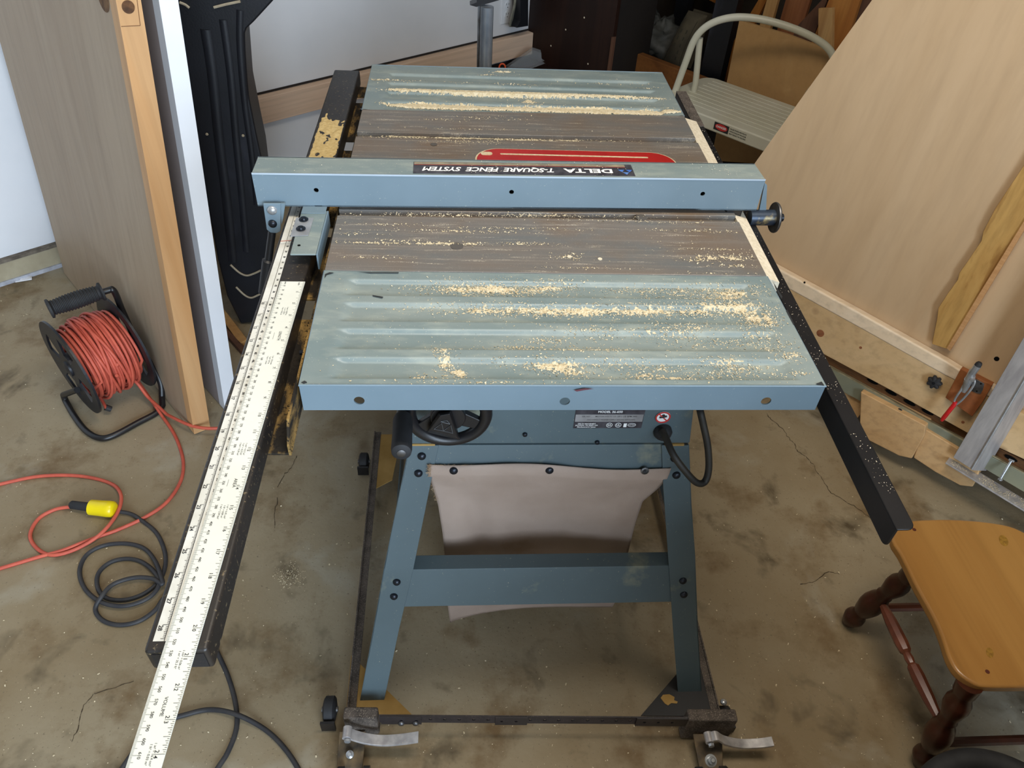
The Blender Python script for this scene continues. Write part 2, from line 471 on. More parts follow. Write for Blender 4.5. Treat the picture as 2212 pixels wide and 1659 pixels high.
# long white wall with the sill
mb = MB().obox(wall_pt(-3.6, 0, 0) - WN * .12, WD * (3.6 + TB), WN * .12, UP * 2.6); struct('wall_left', mb, m_wallw, rz=RZ)
mb = MB().obox(wall_pt(TB, 0, 4.2), WD * .12, WN * -4.4, UP * 2.6); struct('wall_back', mb, m_dimwall, rz=RZ)
mb = MB().obox(wall_pt(.7, 0, 4.2), WD * 2.6, WN * .12, UP * 2.6).obox(wall_pt(-2.5, 2.2, 4.2), WD * 3.2, WN * .12, UP * .4).obox(wall_pt(-3.6, 0, 4.2), WD * 1.1, WN * .12, UP * 2.6)
struct('wall_right', mb, m_rwall, rz=RZ)
mb = MB().obox(wall_pt(-.12, 0, 3.2), WD * 1.0, WN * .12, UP * 1.08); struct('added_shade_wall', mb, m_rwall, rz=RZ)  # added unseen wall, blocks daylight from the right stand leg
mb = MB().obox(wall_pt(-3.72, 0, 4.2), WD * .12, WN * -4.4, UP * 2.6); struct('wall_front', mb, m_rwall, rz=RZ)
mb = MB().obox(wall_pt(-3.6, 2.6, -.2), WD * 7, WN * 4.6, UP * .1); struct('ceiling', mb, m_ceil, rz=RZ)
# curb strip at the foot of the wall
mb = MB().obox(wall_pt(-3.6, 0, 0), WD * 4.35, WN * .016, UP * .078)
struct('baseboard_left', mb, m_foundy, .002, rz=RZ)
mb = MB().obox(wall_pt(-3.6, .078, 0), WD * 4.35, WN * .020, UP * .010); struct('trim_1', mb, M('curb cap', (120, 110, 98), (84, 76, 66), 40, rough=.9), rz=RZ)
mb = MB().obox(wall_pt(-3.6, 0, .016), WD * 4.35, WN * .006, UP * .014); struct('trim_2', mb, M('metal flashing', (186, 188, 196), (150, 150, 158), 30, rough=.5), rz=RZ)

# pine beam fixed along the wall
zt, zb_ = .415, .318
mb = MB().obox(wall_pt(.6, zb_, 0), WD * 1.82, WN * .038, UP * (zt - zb_))
tag(put('wall_beam', mb, w_beam, bevel=.003, rz=RZ), 'knotty pale pine beam fixed low along the white wall', 'beam')
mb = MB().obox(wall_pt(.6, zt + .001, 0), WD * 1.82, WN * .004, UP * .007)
struct('gap_shade_strip', mb, M('shadow gap', (40, 34, 30), rough=1), rz=RZ)  # dark strip painted for the shade in the gap above the beam

# outlet on the wall
oc = PP(1094, 21, WP, WN)
t0 = thing('wall_outlet', oc, 'white duplex power outlet on the wall beside the steel pipe', 'outlet')
mb = MB().obox(oc - WD * .035 - UP * .057 + WN * .0005, WD * .07, WN * .005, UP * .114); put('cover_plate', mb, m_plate, t0, .002)
for k in (-1, 1):
    mb = MB(); cc = oc + UP * (.02 * k) + WN * .0056
    mb.lathe(cc, WN, [(.0165, 0), (.0165, .0015)], 20); r_ = put('receptacle', mb, m_plate, t0)
    mb = MB()
    for dx in (-.006, .006): mb.obox(cc + WD * dx - WD * .001 - UP * -.001 + WN * .0016, WD * .002, WN * .0004, UP * .008)
    mb.lathe(cc - UP * .008 + WN * .0016, WN, [(.0022, 0), (.0022, .0004)], 10); put('slot', mb, m_hole, r_)

# ================================================================== TABLE SAW
LC = [PZ(*p, T) for p in ((645, 832), (701, 583), (782, 236), (804, 139))]
RC_ = [PZ(*p, T) for p in ((1785, 834), (1657, 596), (1478, 250), (1430, 156))]


def TS(s, t, z=T):
    i = min(int(t), 2) if t > 0 else 0; f = t - i
    a = LC[i].lerp(LC[i + 1], f); b = RC_[i].lerp(RC_[i + 1], f); p = a.lerp(b, s); return V((p.x, p.y, z))


def tpar(y, s=.1):   # t for a world y near side s
    lo, hi = -.2, 3.0
    for _ in range(40):
        m_ = (lo + hi) / 2
        if TS(s, m_).y < y: lo = m_
        else: hi = m_
    return lo


saw = thing('table_saw', (.34, .4, 0), 'blue grey table saw with ribbed steel wings on an open stand', 'table saw')


def sm(x, a, b): x = min(1, max(0, (x - a) / (b - a))); return x * x * (3 - 2 * x)


def channels(rows, u0, s0=.045, s1=.962):
    ch = []
    for a, b in rows: ch.append((PZ(u0, b, T).y, PZ(u0, a, T).y))

    def h(p, s):
        z = 0
        for y0, y1 in ch:
            r = (y1 - y0) / 2; cy = (y0 + y1) / 2
            dy = abs(p.y - cy) - r
            L = .69; ds = max(s0 * L - s * L, s * L - s1 * L) + .010
            d = max(dy, ds) if min(dy, ds) < 0 else math.hypot(dy, ds)
            z = min(z, -.0052 * (1 - sm(d, -.0062, .0012)))
        e = min(s * .69, (1 - s) * .69)
        z -= .0008 * sm(e, .006, .014)
        return z
    return h


hn = channels([(602, 636), (652, 692), (709, 752), (771, 816)], 760)
hf = channels([(158, 173), (178, 192), (197, 213), (218, 238)], 880, .05, .955)
NU = 110
for nm, h, t0_, t1_, lab, holes in (('extension_wing', hn, 0.004, .996, 'near wing', 1), ('extension_wing', hf, 2.004, 2.996, 'far wing', 0)):
    mb = MB()
    def fn(a, b, h=h, t0_=t0_, t1_=t1_):
        s = a; t = t0_ + (t1_ - t0_) * b; p = TS(s, t); e = min(b, 1 - b)
        return V((p.x, p.y, T + h(p, s) - (.0008 if 0 else 0)))
    mb.grid(fn, NU, 130)
    w_ = put('extension_wing', mb, m_bluetop, saw, smooth=60); w_['label'] = 'ribbed pressed steel ' + lab
    mb = MB()
    ta, tb = (t0_, t1_)
    dz = .0445
    y0 = TS(0, ta)
    fa = lambda s, z, t=ta: TS(s / .68, t, T - dz + z)
    thk = (TS(.5, tb) - TS(.5, ta)).normalized() * .0022
    thk.z = 0
    hs = []
    if holes:
        for (u, v) in ((776, 865), (1220, 867), (1655, 867)):
            q = PY(u, v, TS(.5, ta).y); s = (q.x - TS(0, ta).x) / (TS(1, ta).x - TS(0, ta).x); hs.append((s * .68, q.z - (T - dz), .0068))
        mb.plate(fa, .68, dz - .0006, hs, thk)
    else: mb.plate(lambda s, z, t=tb: TS(s / .68, t, T - dz + z), .68, dz - .0006, [], -thk)
    for s, dx in ((0, .002), (1, -.002)):
        mb.plate(lambda a_, z, s=s: TS(s, ta + (tb - ta) * a_, T - dz + z), 1, dz - .0006, [], (dx, 0, 0))
    ap = put('apron', mb, m_blue, w_, fixn=False, smooth=0)
    # thin rounded rim on the upper edge
    mb = MB()
    rim = [TS(0, tb), TS(0, ta), TS(1, ta), TS(1, tb)] if holes else [TS(0, ta), TS(0, tb), TS(1, tb), TS(1, ta)]
    mb.tube([p - UP * .0012 for p in rim], .0015, 8)
    put('rim', mb, m_blue, w_)
# scratch and black marker marks on near wing
m_chip = M('bare dark metal', (34, 36, 38), rough=.6)
for pl in ([(712, 588), (702, 592), (701, 601), (706, 594), (722, 589)], [(770, 587), (800, 588), (862, 588), (860, 590), (800, 590)],
           [(650, 826), (658, 822), (664, 826), (656, 829)], [(1762, 829), (1775, 824), (1781, 833), (1770, 832)], [(1668, 603), (1672, 612), (1690, 640), (1688, 646), (1676, 625)],
           [(1700, 668), (1716, 700), (1714, 702), (1698, 672)], [(804, 637), (828, 641), (826, 644), (806, 640)]):
    put('paint_chip', MB().poly([PZ(u, v, T + .0005) for u, v in pl]), m_chip, saw)
mb = MB(); yF = TS(.5, .004).y - .0026
mb.poly([PY(u, v, yF) for u, v in [(1240, 843), (1262, 839), (1284, 840), (1262, 843), (1246, 846)]]); put('scratch', mb, M('scratch', (96, 52, 60), rough=.7), saw)

# cast iron top with two mitre slots and plugged oil holes
ysf0, ysf1 = PZ(769, 293.5, T).y, PZ(769, 284, T).y
ysn0 = PZ(800, 466, T).y; ysn1 = ysn0 + .019
cuts = [1.0, tpar(ysn0), tpar(ysn1), tpar(ysf0), tpar(ysf1), 2.0]
top = None
mb = MB()
for k in (0, 2, 4):
    a, b = cuts[k], cuts[k + 1]
    pts = [TS(0, a, T - .036), TS(1, a, T - .036), TS(1, b, T - .036), TS(0, b, T - .036), TS(0, a), TS(1, a), TS(1, b), TS(0, b)]
    mb.hexa(pts)
for k in (1, 3):
    a, b = cuts[k] - .004, cuts[k + 1] + .004
    mb.hexa([TS(0, a, T - .034), TS(1, a, T - .034), TS(1, b, T - .034), TS(0, b, T - .034), TS(0, a, T - .0095), TS(1, a, T - .0095), TS(1, b, T - .0095), TS(0, b, T - .0095)])
top = put('table_top', mb, m_iron, saw, bevel=.0012); top['label'] = 'rust brown cast iron centre table dusted with sawdust'
for u, v, r in ((937, 312, .0065), (987, 532, .010), (1386, 470, .010)):
    c = PZ(u, v, T + .0003); mb = MB().lathe(c, UP, [(r, 0), (r, .0006)], 22)
    put('bolt_plug', mb, M('plug', (84, 78, 72), rough=.5), top)
for u, v in ((1230, 555), (1296, 560)):
    c = PZ(u, v, T + .0003); put('bolt_plug', MB().lathe(c, UP, [(.0035, 0), (.0035, .001)], 16), m_dustw, top)

# red throat plate
xa, xb = PZ(1030, 345, T).x, PZ(1456, 348, T).x; yb = PZ(1240, 327, T).y; ya = yb - .096


def rrect(x0, x1, y0, y1, r, z, n=10):
    o = []
    for cx, cy, a in ((x1 - r, y1 - r, 0), (x0 + r, y1 - r, 90), (x0 + r, y0 + r, 180), (x1 - r, y0 + r, 270)):
        o += [V((cx + r * math.cos(math.radians(a + 90 * k / n)), cy + r * math.sin(math.radians(a + 90 * k / n)), z)) for k in range(n + 1)]
    return o


mb = MB().prism(rrect(xa - .003, xb + .003, ya - .003, yb + .003, .047, T + .0001), (0, 0, .0004)); tp0 = put('dust_line', mb, m_dust, saw)
mb = MB().prism(rrect(xa, xb, ya, yb, .045, T + .0002), (0, 0, .0016)); tp = put('throat_plate', mb, m_red, saw, bevel=.001)
mb = MB().prism(rrect(xa + .045, xb - .05, yb - .026, yb - .021, .0024, T + .0016), (0, 0, .0006)); put('blade_slot', mb, m_dust, tp)
mb = MB().prism(rrect(xa + .008, xa + .030, yb - .030, yb - .016, .006, T + .0016), (0, 0, .0006)); put('finger_hole', mb, m_dust, tp)

# cabinet under the table
FPN = V((0, -1, .2773)); FP0 = V((0, .1459, .63))


def FPt(u, v, off=0): return PP(u, v, FP0 + FPN.normalized() * off, FPN)


cy = .142
cl0, cl1 = PY(850, 960, cy), PY(1490, 960, cy)
ztop = T - .04
mb = MB()
xlt, xrt = PY(864, 885, cy).x, PY(1499, 885, cy).x; zq = PY(864, 885, cy).z
sl = (xlt - cl0.x) / (zq - cl0.z); sr = (xrt - cl1.x) / (zq - cl1.z)
hh = ztop - cl0.z
mb.hexa([(cl0.x, cy, cl0.z), (cl1.x, cy, cl0.z), (cl1.x, .72, cl0.z), (cl0.x, .72, cl0.z),
         (cl0.x + sl * hh, cy, ztop), (cl1.x + sr * hh, cy, ztop), (cl1.x + sr * hh, .72, ztop), (cl0.x + sl * hh, .72, ztop)])
put('cabinet', mb, m_bluestand, saw, bevel=.003)
# data plate with its print
pl = [PY(u, v, cy - .0008) for u, v in ((1238, 925), (1385, 925), (1389, 878), (1243, 878))]
mb = MB()
pc = (pl[0] + pl[1] + pl[2] + pl[3]) / 4; wx = V((1, 0, 0)); wl = (pl[1] - pl[0]).length
px_ = wl / 147.0
Pq = lambda a, b: pl[0] + wx * (a * wl) + UP * (b * wl * .40) + V((0, -.0003, 0))
mb.obox(pl[0], wx * wl, (0, .0006, 0), UP * (wl * .42))
dp = put('data_plate', mb, m_labelb, saw)
mb = MB(); mb.obox(pl[0] + wx * (wl * .01) + UP * (wl * .135) + V((0, -.0003, 0)), wx * (wl * .98), (0, .0002, 0), UP * (wl * .145))
put('rating_panel', mb, m_labelg, dp)
mb = MB()
write(mb, 'MODEL 36-650', Pq(.50, .83), wx, UP, wl * .055, 0, .02)
for i, s_ in enumerate(('DELTA MACHINERY', 'JACKSON, TN 38305 USA', 'Manufactured in Taiwan')):
    write(mb, s_, Pq(.19, .235 - i * .085), wx, UP, wl * .036, 0, .01, width=wl * (.26, .33, .27)[i])
for cx, s_ in ((.52, 'SA'), (.65, 'UL')):
    c = Pq(cx, .17) + V((0, -.0002, 0)); r = wl * .042
    mb.tube([c + wx * r * math.cos(a * PI / 12) + UP * r * math.sin(a * PI / 12) for a in range(24)], .0005, 5, closed=True)
    write(mb, s_, c, wx, UP, wl * .05, 0, .02)
mb.obox(Pq(.73, .06), wx * wl * .045, (0, .0002, 0), UP * wl * .075)
c = Pq(.85, .17); mb.tube([c + wx * .0065 * math.cos(a * PI / 10) + UP * .0038 * math.sin(a * PI / 10) for a in range(20)], .0004, 5, closed=True)
write(mb, 'LISTED', c, wx, UP, wl * .028)
put('plate_print', mb, m_white, dp)
mb = MB()
write(mb, 'SER NO        MOTOR VOLTS 115  HP 1 1/2  RPM 3450', Pq(.5, .60), wx, UP, wl * .036, width=wl * .80)
write(mb, 'DISCONNECT POWER SUPPLY BEFORE SERVICING', Pq(.53, .43), wx, UP, wl * .036, width=wl * .70)
put('rating_print', mb, m_ink, dp)
# round hand warning sign
c = PY(1432, 901, cy - .0012); r = .0125
ws = put('warning_sign', MB().lathe(c, (0, -1, 0), [(r, 0), (r, .0004)], 28), m_white, saw)
mb = MB(); mb.tube([c + V((0, -.0008, 0)) + wx * r * .9 * math.cos(a * PI / 16) + UP * r * .9 * math.sin(a * PI / 16) for a in range(32)], .0013, 6, closed=True)
mb.tube([c + V((-.008, -.0008, .008)), c + V((.008, -.0008, -.008))], .0011, 6); put('prohibition_ring', mb, m_redp, ws)
mb = MB(); mb.tube([c + V((-.006, -.0005, 0)), c + V((0, -.0005, .001)), c + V((.006, -.0005, .003))], .002, 6)
mb.lathe(c + V((0, -.0004, .004)), (0, -1, 0), [(.003, 0), (.003, .0003)], 8); put('hand_symbol', mb, m_ink, ws)
for u, v in ((1134, 938), (1290, 955)):
    c = PY(u, v, cy - .001); put('screw', MB().lathe(c, (0, -1, 0), [(.0042, 0), (.0036, .003), (.0015, .004)], 14), m_bolt, saw)
# motor cable
c = PY(1431, 930, cy)
gr = put('cable_gland', MB().lathe(c, (0, -1, -.2), [(.015, -.004), (.0155, .006), (.012, .012), (.0075, .016)], 20), m_rubber, saw)
pts = [PY(1431, 930, cy - .012), PY(1440, 950, cy - .03), PY(1456, 985, cy - .055), PY(1484, 1022, cy - .07), PY(1506, 1043, cy - .075), PY(1523, 1040, cy - .07),
       PY(1531, 1012, cy - .06), PY(1529, 965, cy - .045), PY(1520, 920, cy - .03), PY(1512, 885, cy - .015), PY(1505, 850, cy + .03)]
put('motor_cable', MB().tube(spline(pts, 6), .0058, 12), m_cordbr, saw, smooth=70)

# height handwheel
wc = PY(968, 893, .085); R = (PY(1052, 893, .085).x - PY(884, 893, .085).x) / 2 * .985
hw = []
mb = MB()
mb.tube([wc + V((R * math.cos(a * PI / 24), 0, R * math.sin(a * PI / 24))) for a in range(48)], .0095, 12, closed=True)
hwh = put('handwheel', mb, m_black, saw, smooth=70)
mb = MB()
for a in (95, 215, 335):
    a = math.radians(a); e = V((math.cos(a), 0, math.sin(a))); q = V((-e.z, 0, e.x))
    mb.hexa([wc + q * .016 + V((0, -.004, 0)), wc - q * .016 + V((0, -.004, 0)), wc - q * .016 + V((0, .008, 0)), wc + q * .016 + V((0, .008, 0)),
             wc + e * R + q * .009 + V((0, -.004, 0)), wc + e * R - q * .009 + V((0, -.004, 0)), wc + e * R - q * .009 + V((0, .006, 0)), wc + e * R + q * .009 + V((0, .006, 0))])
mb.lathe(wc + V((0, .055, 0)), (0, -1, 0), [(.012, 0), (.012, .05), (.026, .055), (.026, .066)], 24)
put('spoke_hub', mb, m_black, hwh, bevel=.002)
tri = [PY(u, v, .060) for u, v in ((926, 929), (990, 945), (972, 893), (950, 897))]
tri2 = [PY(u, v, .075) for u, v in ((921, 934), (996, 952), (976, 886), (946, 890))]
mb = MB().hexa(tri2 + tri); bad = put('badge', mb, m_black, hwh, bevel=.002)
mb = MB()
for a, b, c_ in (((938, 927), (954, 914), (958, 931)), ((958, 931), (974, 918), (978, 936)), ((952, 911), (966, 909), (972, 916))):
    P3 = [PY(u, v, .0592) for u, v in (a, b, c_)]
    mb.tube(P3, .0006, 5, closed=True)
put('logo_outline', mb, m_inkgrey, bad)
g0 = PY(871, 900, .072); g1 = PY(867, 979, -.006)
ax = (g1 - g0); L = ax.length
gh = put('crank_grip', MB().lathe(g0, ax, [(.008, -.012), (.008, 0), (.0125, .002), (.0145, .010), (.0140, L * .5), (.0145, L - .008), (.0135, L - .002), (.010, L)], 28), m_rubber, hwh, smooth=50)
put('grip_screw', MB().lathe(g1, ax, [(.0062, -.001), (.0062, .001), (.004, .0018)], 20), m_steel, gh)

# stand ------------------------------------------------------------------
YC = .47


def mirror(mbx):
    o = MB(); o.v = [V((p.x, 2 * YC - p.y, p.z)) for p in mbx.v]; o.f = list(mbx.f); o.m = list(mbx.m); return o


def leg_mb(outer, inner, side):
    # outer / inner: image points of the front face edges top to foot
    mb = MB(); th = .0025; n = FPN.normalized()
    po = [FPt(*p) for p in outer]; pi = [FPt(*p) for p in inner]
    mb.prism(po + pi[::-1], -n * th)
    back = V((side * -.004, .045, 0))
    mb.prism(po + [q + back for q in po[::-1]], V((-side * th, 0, 0)))
    return mb


lL = leg_mb([(884, 962), (865, 1053), (829, 1228), (806, 1360), (774, 1532)], [(948, 962), (928, 1056), (892, 1234), (862, 1360), (825, 1536)], -1)
lR = leg_mb([(1489, 962), (1494, 1089), (1502, 1200), (1508, 1360), (1518, 1525)], [(1429, 962), (1433, 1056), (1445, 1225), (1454, 1360), (1467, 1525)], 1)
legs = []
for l in (lL, lR, mirror(lL), mirror(lR)): legs.append(put('leg', l, m_bluestand, saw, bevel=.0008))


def bolt_at(c, n, r, parent, mat=m_bolt, nm='bolt'):
    return put(nm, MB().lathe(c, n, [(r, 0), (r * .98, r * .25), (r * .8, r * .55), (r * .4, r * .72), (.0003, r * .78)], 20), mat, parent, smooth=60)


nF = FPN.normalized()
for (u, v), lg in (((911, 985), 0), ((904, 1022), 0), ((857, 1257), 0), ((851, 1288), 0), ((1457, 990), 1), ((1461, 1026), 1), ((1475, 1254), 1), ((1477, 1284), 1)):
    bolt_at(FPt(u, v, .0001), nF, .0072, legs[lg])
# top apron of stand and cross rails
zt_, zbm = FPt(1180, 962).z, FPt(1180, 1012).z


def rail_face(v0, v1, u0, u1, off, flange, nm, drop=0):
    mb = MB(); a, b = FPt(u0, v0, -off), FPt(u1, v0, -off); c, d = FPt(u1, v1, -off), FPt(u0, v1, -off)
    b.z = a.z; b.y = a.y; d.z = c.z; d.y = c.y
    t = nF * .0025
    mb.hexa([d, c, c - t, d - t, a, b, b - t, a - t])
    if flange: mb.hexa([a - UP * .0025, b - UP * .0025, b + V((0, flange, -.0025)), a + V((0, flange, -.0025)), a, b, b + V((0, flange, 0)), a + V((0, flange, 0))])
    put(nm, mb, m_bluestand, saw, bevel=.0012)
    put(nm, mirror(mb), m_bluestand, saw, bevel=.0012)
    return a, b, c, d


rail_face(962, 1018, 900, 1470, .003, .04, 'top_rail')
ra = rail_face(1231, 1300, 872, 1466, .003, .031, 'cross_rail')
for sgn, a, b in ((-1, (845, 1232), 0), (1, (1493, 1232), 0)):
    p0 = FPt(*a, -.004); q0 = V((p0.x, 2 * YC - p0.y, p0.z))
    mb = MB().hexa([p0, p0 + V((.0025, 0, 0)), q0 + V((.0025, 0, 0)), q0, p0 - UP * .055, p0 + V((.0025, 0, -.055)), q0 + V((.0025, 0, -.055)), q0 - UP * .055])
    put('side_rail', mb, m_bluestand, saw)
for u0, u1, v in ((880, 940, 962), (1436, 1478, 962)):
    a = FPt(u0, v + 1, .001); b = FPt(u1, v + 1, .001)
    put('packing_shim', MB().obox(a + V((0, 0, -.001)), V(((b - a).x, 0, 0)), (0, .02, 0), (0, 0, .004)), m_dirtyply, saw, bevel=.001)

# ------------------------------------------------------------------ rails
zR = .885; hR = .034
rl = [PZ(308, 1408, zR), PZ(447.6, 1405, zR), PZ(777, 152, zR), PZ(722, 150, zR)]
rl[1].y = rl[0].y; rl[2].y = rl[3].y
mb = MB().hexa([p - UP * hR for p in rl] + rl)
rail = put('front_rail', mb, m_blackdust, saw, bevel=.004, seg=3); rail['label'] = 'black tube rail carrying the white scale tape'
zA = zR - hR
# end plug edge
mb = MB().hexa([p + V((0, -.0008, 0)) for p in (rl[0] + V((.006, 0, -hR + .005)), rl[1] + V((-.004, 0, -hR + .005)), rl[1] + V((-.004, .003, -hR + .005)), rl[0] + V((.006, .003, -hR + .005)),
               rl[0] + V((.006, 0, -.005)), rl[1] + V((-.004, 0, -.005)), rl[1] + V((-.004, .003, -.005)), rl[0] + V((.006, .003, -.005)))])
put('end_plug', mb, m_blackplas, rail)
# angle iron under the rail, broken by open gaps
segs = []
ys = PZ(600, 979, zA).y; ye = rl[3].y - .012
gaps = [(PZ(662, 690, zA).y, PZ(662, 646, zA).y), (PZ(728, 512, zA).y, PZ(728, 490, zA).y), (PZ(752, 325, zA).y, PZ(752, 304, zA).y), (PZ(768, 222, zA).y, PZ(768, 208, zA).y)]
cur = ys
xin = lambda y: min(TS(0, max(0, tpar(y, 0))).x - .0075, -.004)
spans = []
for a, b in gaps: spans.append((cur, a)); cur = b
spans.append((cur, ye))
mb = MB()
for a, b in spans:
    mb.hexa([(-.072, a, zA - .004), (-.004, a, zA - .004), (-.004, b, zA - .004), (-.072, b, zA - .004), (-.072, a, zA), (-.004, a, zA), (-.004, b, zA), (-.072, b, zA)])
mb.box((-.072, ys, zA - .004), (-.045, ye, zA))
ang = put('angle_bracket', mb, m_angle, saw, bevel=.001); ang['label'] = 'angle iron coated in tan sawdust'
mb = MB().prism([(-.0042, ys, zA - .004), (-.0042, ys, zA + .012), (-.0042, ys + .02, T - .010), (-.0042, ye, T - .010), (-.0042, ye, zA - .004)], (.003, 0, 0)); put('flange', mb, m_angle, ang)
for a, b in ((.10, .12), (.55, .58), (.93, .95)):
    put('rail_bolt', MB().lathe((-.004, a, zA + .014), (-1, 0, 0), [(.007, 0), (.007, .006)], 6).cyl((-.004, a, zA + .014), (-.016, a, zA + .014), .0035, 10), m_bolt, ang)

# tape measure stuck on rail
inch = (PZ(541, 970, zR).y - PZ(357, 1629, zR).y) / 12
def line_x(y, A, B): return A.x + (B.x - A.x) * (y - A.y) / (B.y - A.y)
tA, tB = PZ(330, 1386, zR), PZ(575, 620, zR); uA, uB = PZ(374, 1386, zR), PZ(600, 620, zR)
ty0 = tA.y; ty1 = .62
mb = MB(); z = zR + .0004
mb.add([(line_x(ty0, tA, tB), ty0, z), (line_x(ty0, uA, uB), ty0, z), (line_x(ty1, uA, uB), ty1, z), (line_x(ty1, tA, tB), ty1, z)], [(0, 1, 2, 3)])
z += .0003
y28 = PZ(350, 1350.5, zR).y
for n in range(28 * 16 + 9):
    val = 28.5 - n / 16; y = y28 - (val - 28) * inch
    if y > ty1 - .002 or val < 10: break
    k = round(val * 16)
    lw = .0090 if k % 16 == 0 else (.0062 if k % 8 == 0 else (.0046 if k % 4 == 0 else .0036))
    xl, xr = line_x(y, tA, tB), line_x(y, uA, uB); xm = xl + (xr - xl) * .56
    mb.add([(xm - lw * .62, y - .00022, z), (xm, y - .00022, z), (xm, y + .00022, z), (xm - lw * .62, y + .00022, z)], [(0, 1, 2, 3)], 1)
    mb.add([(xr - .0046, y - .00018, z), (xr - .0046 + lw * .3, y - .00018, z), (xr - .0046 + lw * .3, y + .00018, z), (xr - .0046, y + .00018, z)], [(0, 1, 2, 3)], 1) if k % 4 == 0 else None
    if k % 16 == 0: write(mb, str(k // 16), (xl + (xr - xl) * .17, y - .0032, z), (0, -1, 0), (1, 0, 0), .0058, 1, .02)
for yk in range(60):   # metric side figures
    y = ty0 + .006 + yk * .0155
    if y > ty1: break
    xl, xr = line_x(y, tA, tB), line_x(y, uA, uB)
    write(mb, str(71 - yk), (xr - .0032, y, z), (0, -1, 0), (1, 0, 0), .0046, 1, .03)
f0, f1 = line_x(ty0, tA, tB) * .44 + line_x(ty0, uA, uB) * .56, line_x(ty1, tA, tB) * .44 + line_x(ty1, uA, uB) * .56
mb.add([(f0 - .0003, ty0, z), (f0 + .0003, ty0, z), (f1 + .0003, ty1, z), (f1 - .0003, ty1, z)], [(0, 1, 2, 3)], 1)
put('scale_tape', mb, [m_tape, m_ink], rail, fixn=False, smooth=0)

# rear rail: an L section
zK = .872
rin = [PZ(1937, 1144, zK), PZ(1800, 850, zK), PZ(1668, 600, zK), PZ(1497, 270, zK), PZ(1462, 200, zK)]
rou = [PZ(1968, 1128, zK), PZ(1838, 850, zK), PZ(1692, 600, zK), PZ(1515, 268, zK), PZ(1479, 198, zK)]
rout0 = V((rou[0].x, rin[0].y, zK))
i0, i1 = rin[0], rin[-1]
def rx(y): return i0.x + (i1.x - i0.x) * (y - i0.y) / (i1.y - i0.y)
i0 = rin[0].copy(); i1 = rin[3].copy()
wK = .024
mb = MB(); N = 40; y0, y1 = i0.y, PZ(1470, 198, zK).y
r0 = .010
prof = [(0, 0)]
poly = [V((rx(y0), y0, zK))]
poly += [V((rx(y0) + wK - r0, y0, zK))] + [V((rx(y0) + wK - r0 + r0 * math.sin(a), y0 + r0 - r0 * math.cos(a), zK)) for a in (.4, .8, 1.2, PI / 2)] + [V((rx(y1) + wK, y1, zK)), V((rx(y1), y1, zK))]
mb.prism(poly, (0, 0, -.003))
hV = .036
poly = [V((rx(y0), y0, zK))] + [V((rx(y0), y0 + r0 - r0 * math.cos(a), zK - hV + r0 - r0 * math.sin(a))) for a in (0, .4, .8, 1.2, PI / 2)] + [V((rx(y1), y1, zK - hV)), V((rx(y1), y1, zK))]
mb.prism(poly, (.003, 0, 0))
rr_ = put('rear_rail', mb, m_black, saw, bevel=.0015, seg=2); rr_['label'] = 'black L shaped rear rail with rounded end'
# ledge between the table and rear rail, packed with dust
def dust_sheet(fn, nu, nv, hfn, mat=0):
    mb = MB(); hs = {}; idx = {}
    for j in range(nv + 1):
        for i in range(nu + 1):
            p = fn(i / nu, j / nv); h = hfn(p, i / nu, j / nv); hs[i, j] = h; idx[i, j] = V((p.x, p.y, p.z + max(h, 0)))
    used = {}
    vs = []; fs = []
    for j in range(nv):
        for i in range(nu):
            q = [(i, j), (i + 1, j), (i + 1, j + 1), (i, j + 1)]
            if sum(hs[k] > 0 for k in q) < 3: continue
            for k in q:
                if k not in used: used[k] = len(vs); vs.append(idx[k])
            fs.append(tuple(used[k] for k in q))
    mb.add(vs, fs); return mb


A, B = V((rx(TS(1, 2.05).y), TS(1, 2.05).y, zK)), V((rx(y1), y1, zK))
put('dusty_end', MB().hexa([A, A + V((wK, 0, 0)), B + V((wK, 0, 0)), B, A + UP * .0012, A + V((wK, 0, .0012)), B + V((wK, 0, .0012)), B + UP * .0012]), m_speckbase, rr_)
mb = MB()
te = [1.0 + k * .05 for k in range(0, 21)]
for i in range(20):
    a, b = te[i], te[i + 1]; A, B = TS(1, a), TS(1, b)
    mb.hexa([A + V((.0005, 0, -.03)), V((rx(A.y), A.y, T - .03)), V((rx(B.y), B.y, T - .03)), B + V((.0005, 0, -.03)),
             A + V((.0005, 0, -.004)), V((rx(A.y), A.y, T - .012)), V((rx(B.y), B.y, T - .012)), B + V((.0005, 0, -.004))])
put('packed_dust', mb, m_dustw, rr_, bevel=0)

# ================================================================== FENCE
zf = .965
a, b = PZ(543, 374, zf), PZ(1654, 388, zf); c, d = PZ(1633, 352, zf), PZ(553, 340, zf)
yf0 = a.y; yf1 = b.y
zfb = (PY(560, 444, a.y).z + PY(1636, 456, b.y).z) / 2
dep = ((c.y - b.y) + (d.y - a.y)) / 2
fence = thing('saw_fence', ((a + b) / 2) - UP * .06, 'blue steel rip fence lying across the saw table', 'fence')
fd = (b - a); Lf = fd.length; fd.normalize(); fq = V((-fd.y, fd.x, 0))
FO = a.copy()
F = lambda s, q, z: FO + fd * s + fq * q + UP * (z - zf)
hs = []
for u, v in ((683, 411), (1105, 415), (1518, 419)):
    q = PP(u, v, a, fq); hs.append(((q - a).dot(fd), q.z - zfb, .0040))
mb = MB().plate(lambda s, t: F(s, 0, zfb + t), Lf, zf - zfb, hs, fq * .0025)
mb.plate(lambda s, t: F(s, dep, zfb + t), Lf, zf - zfb, [], -fq * .0025)
front = put('fence_face', mb, m_blue, fence, fixn=False, smooth=0)
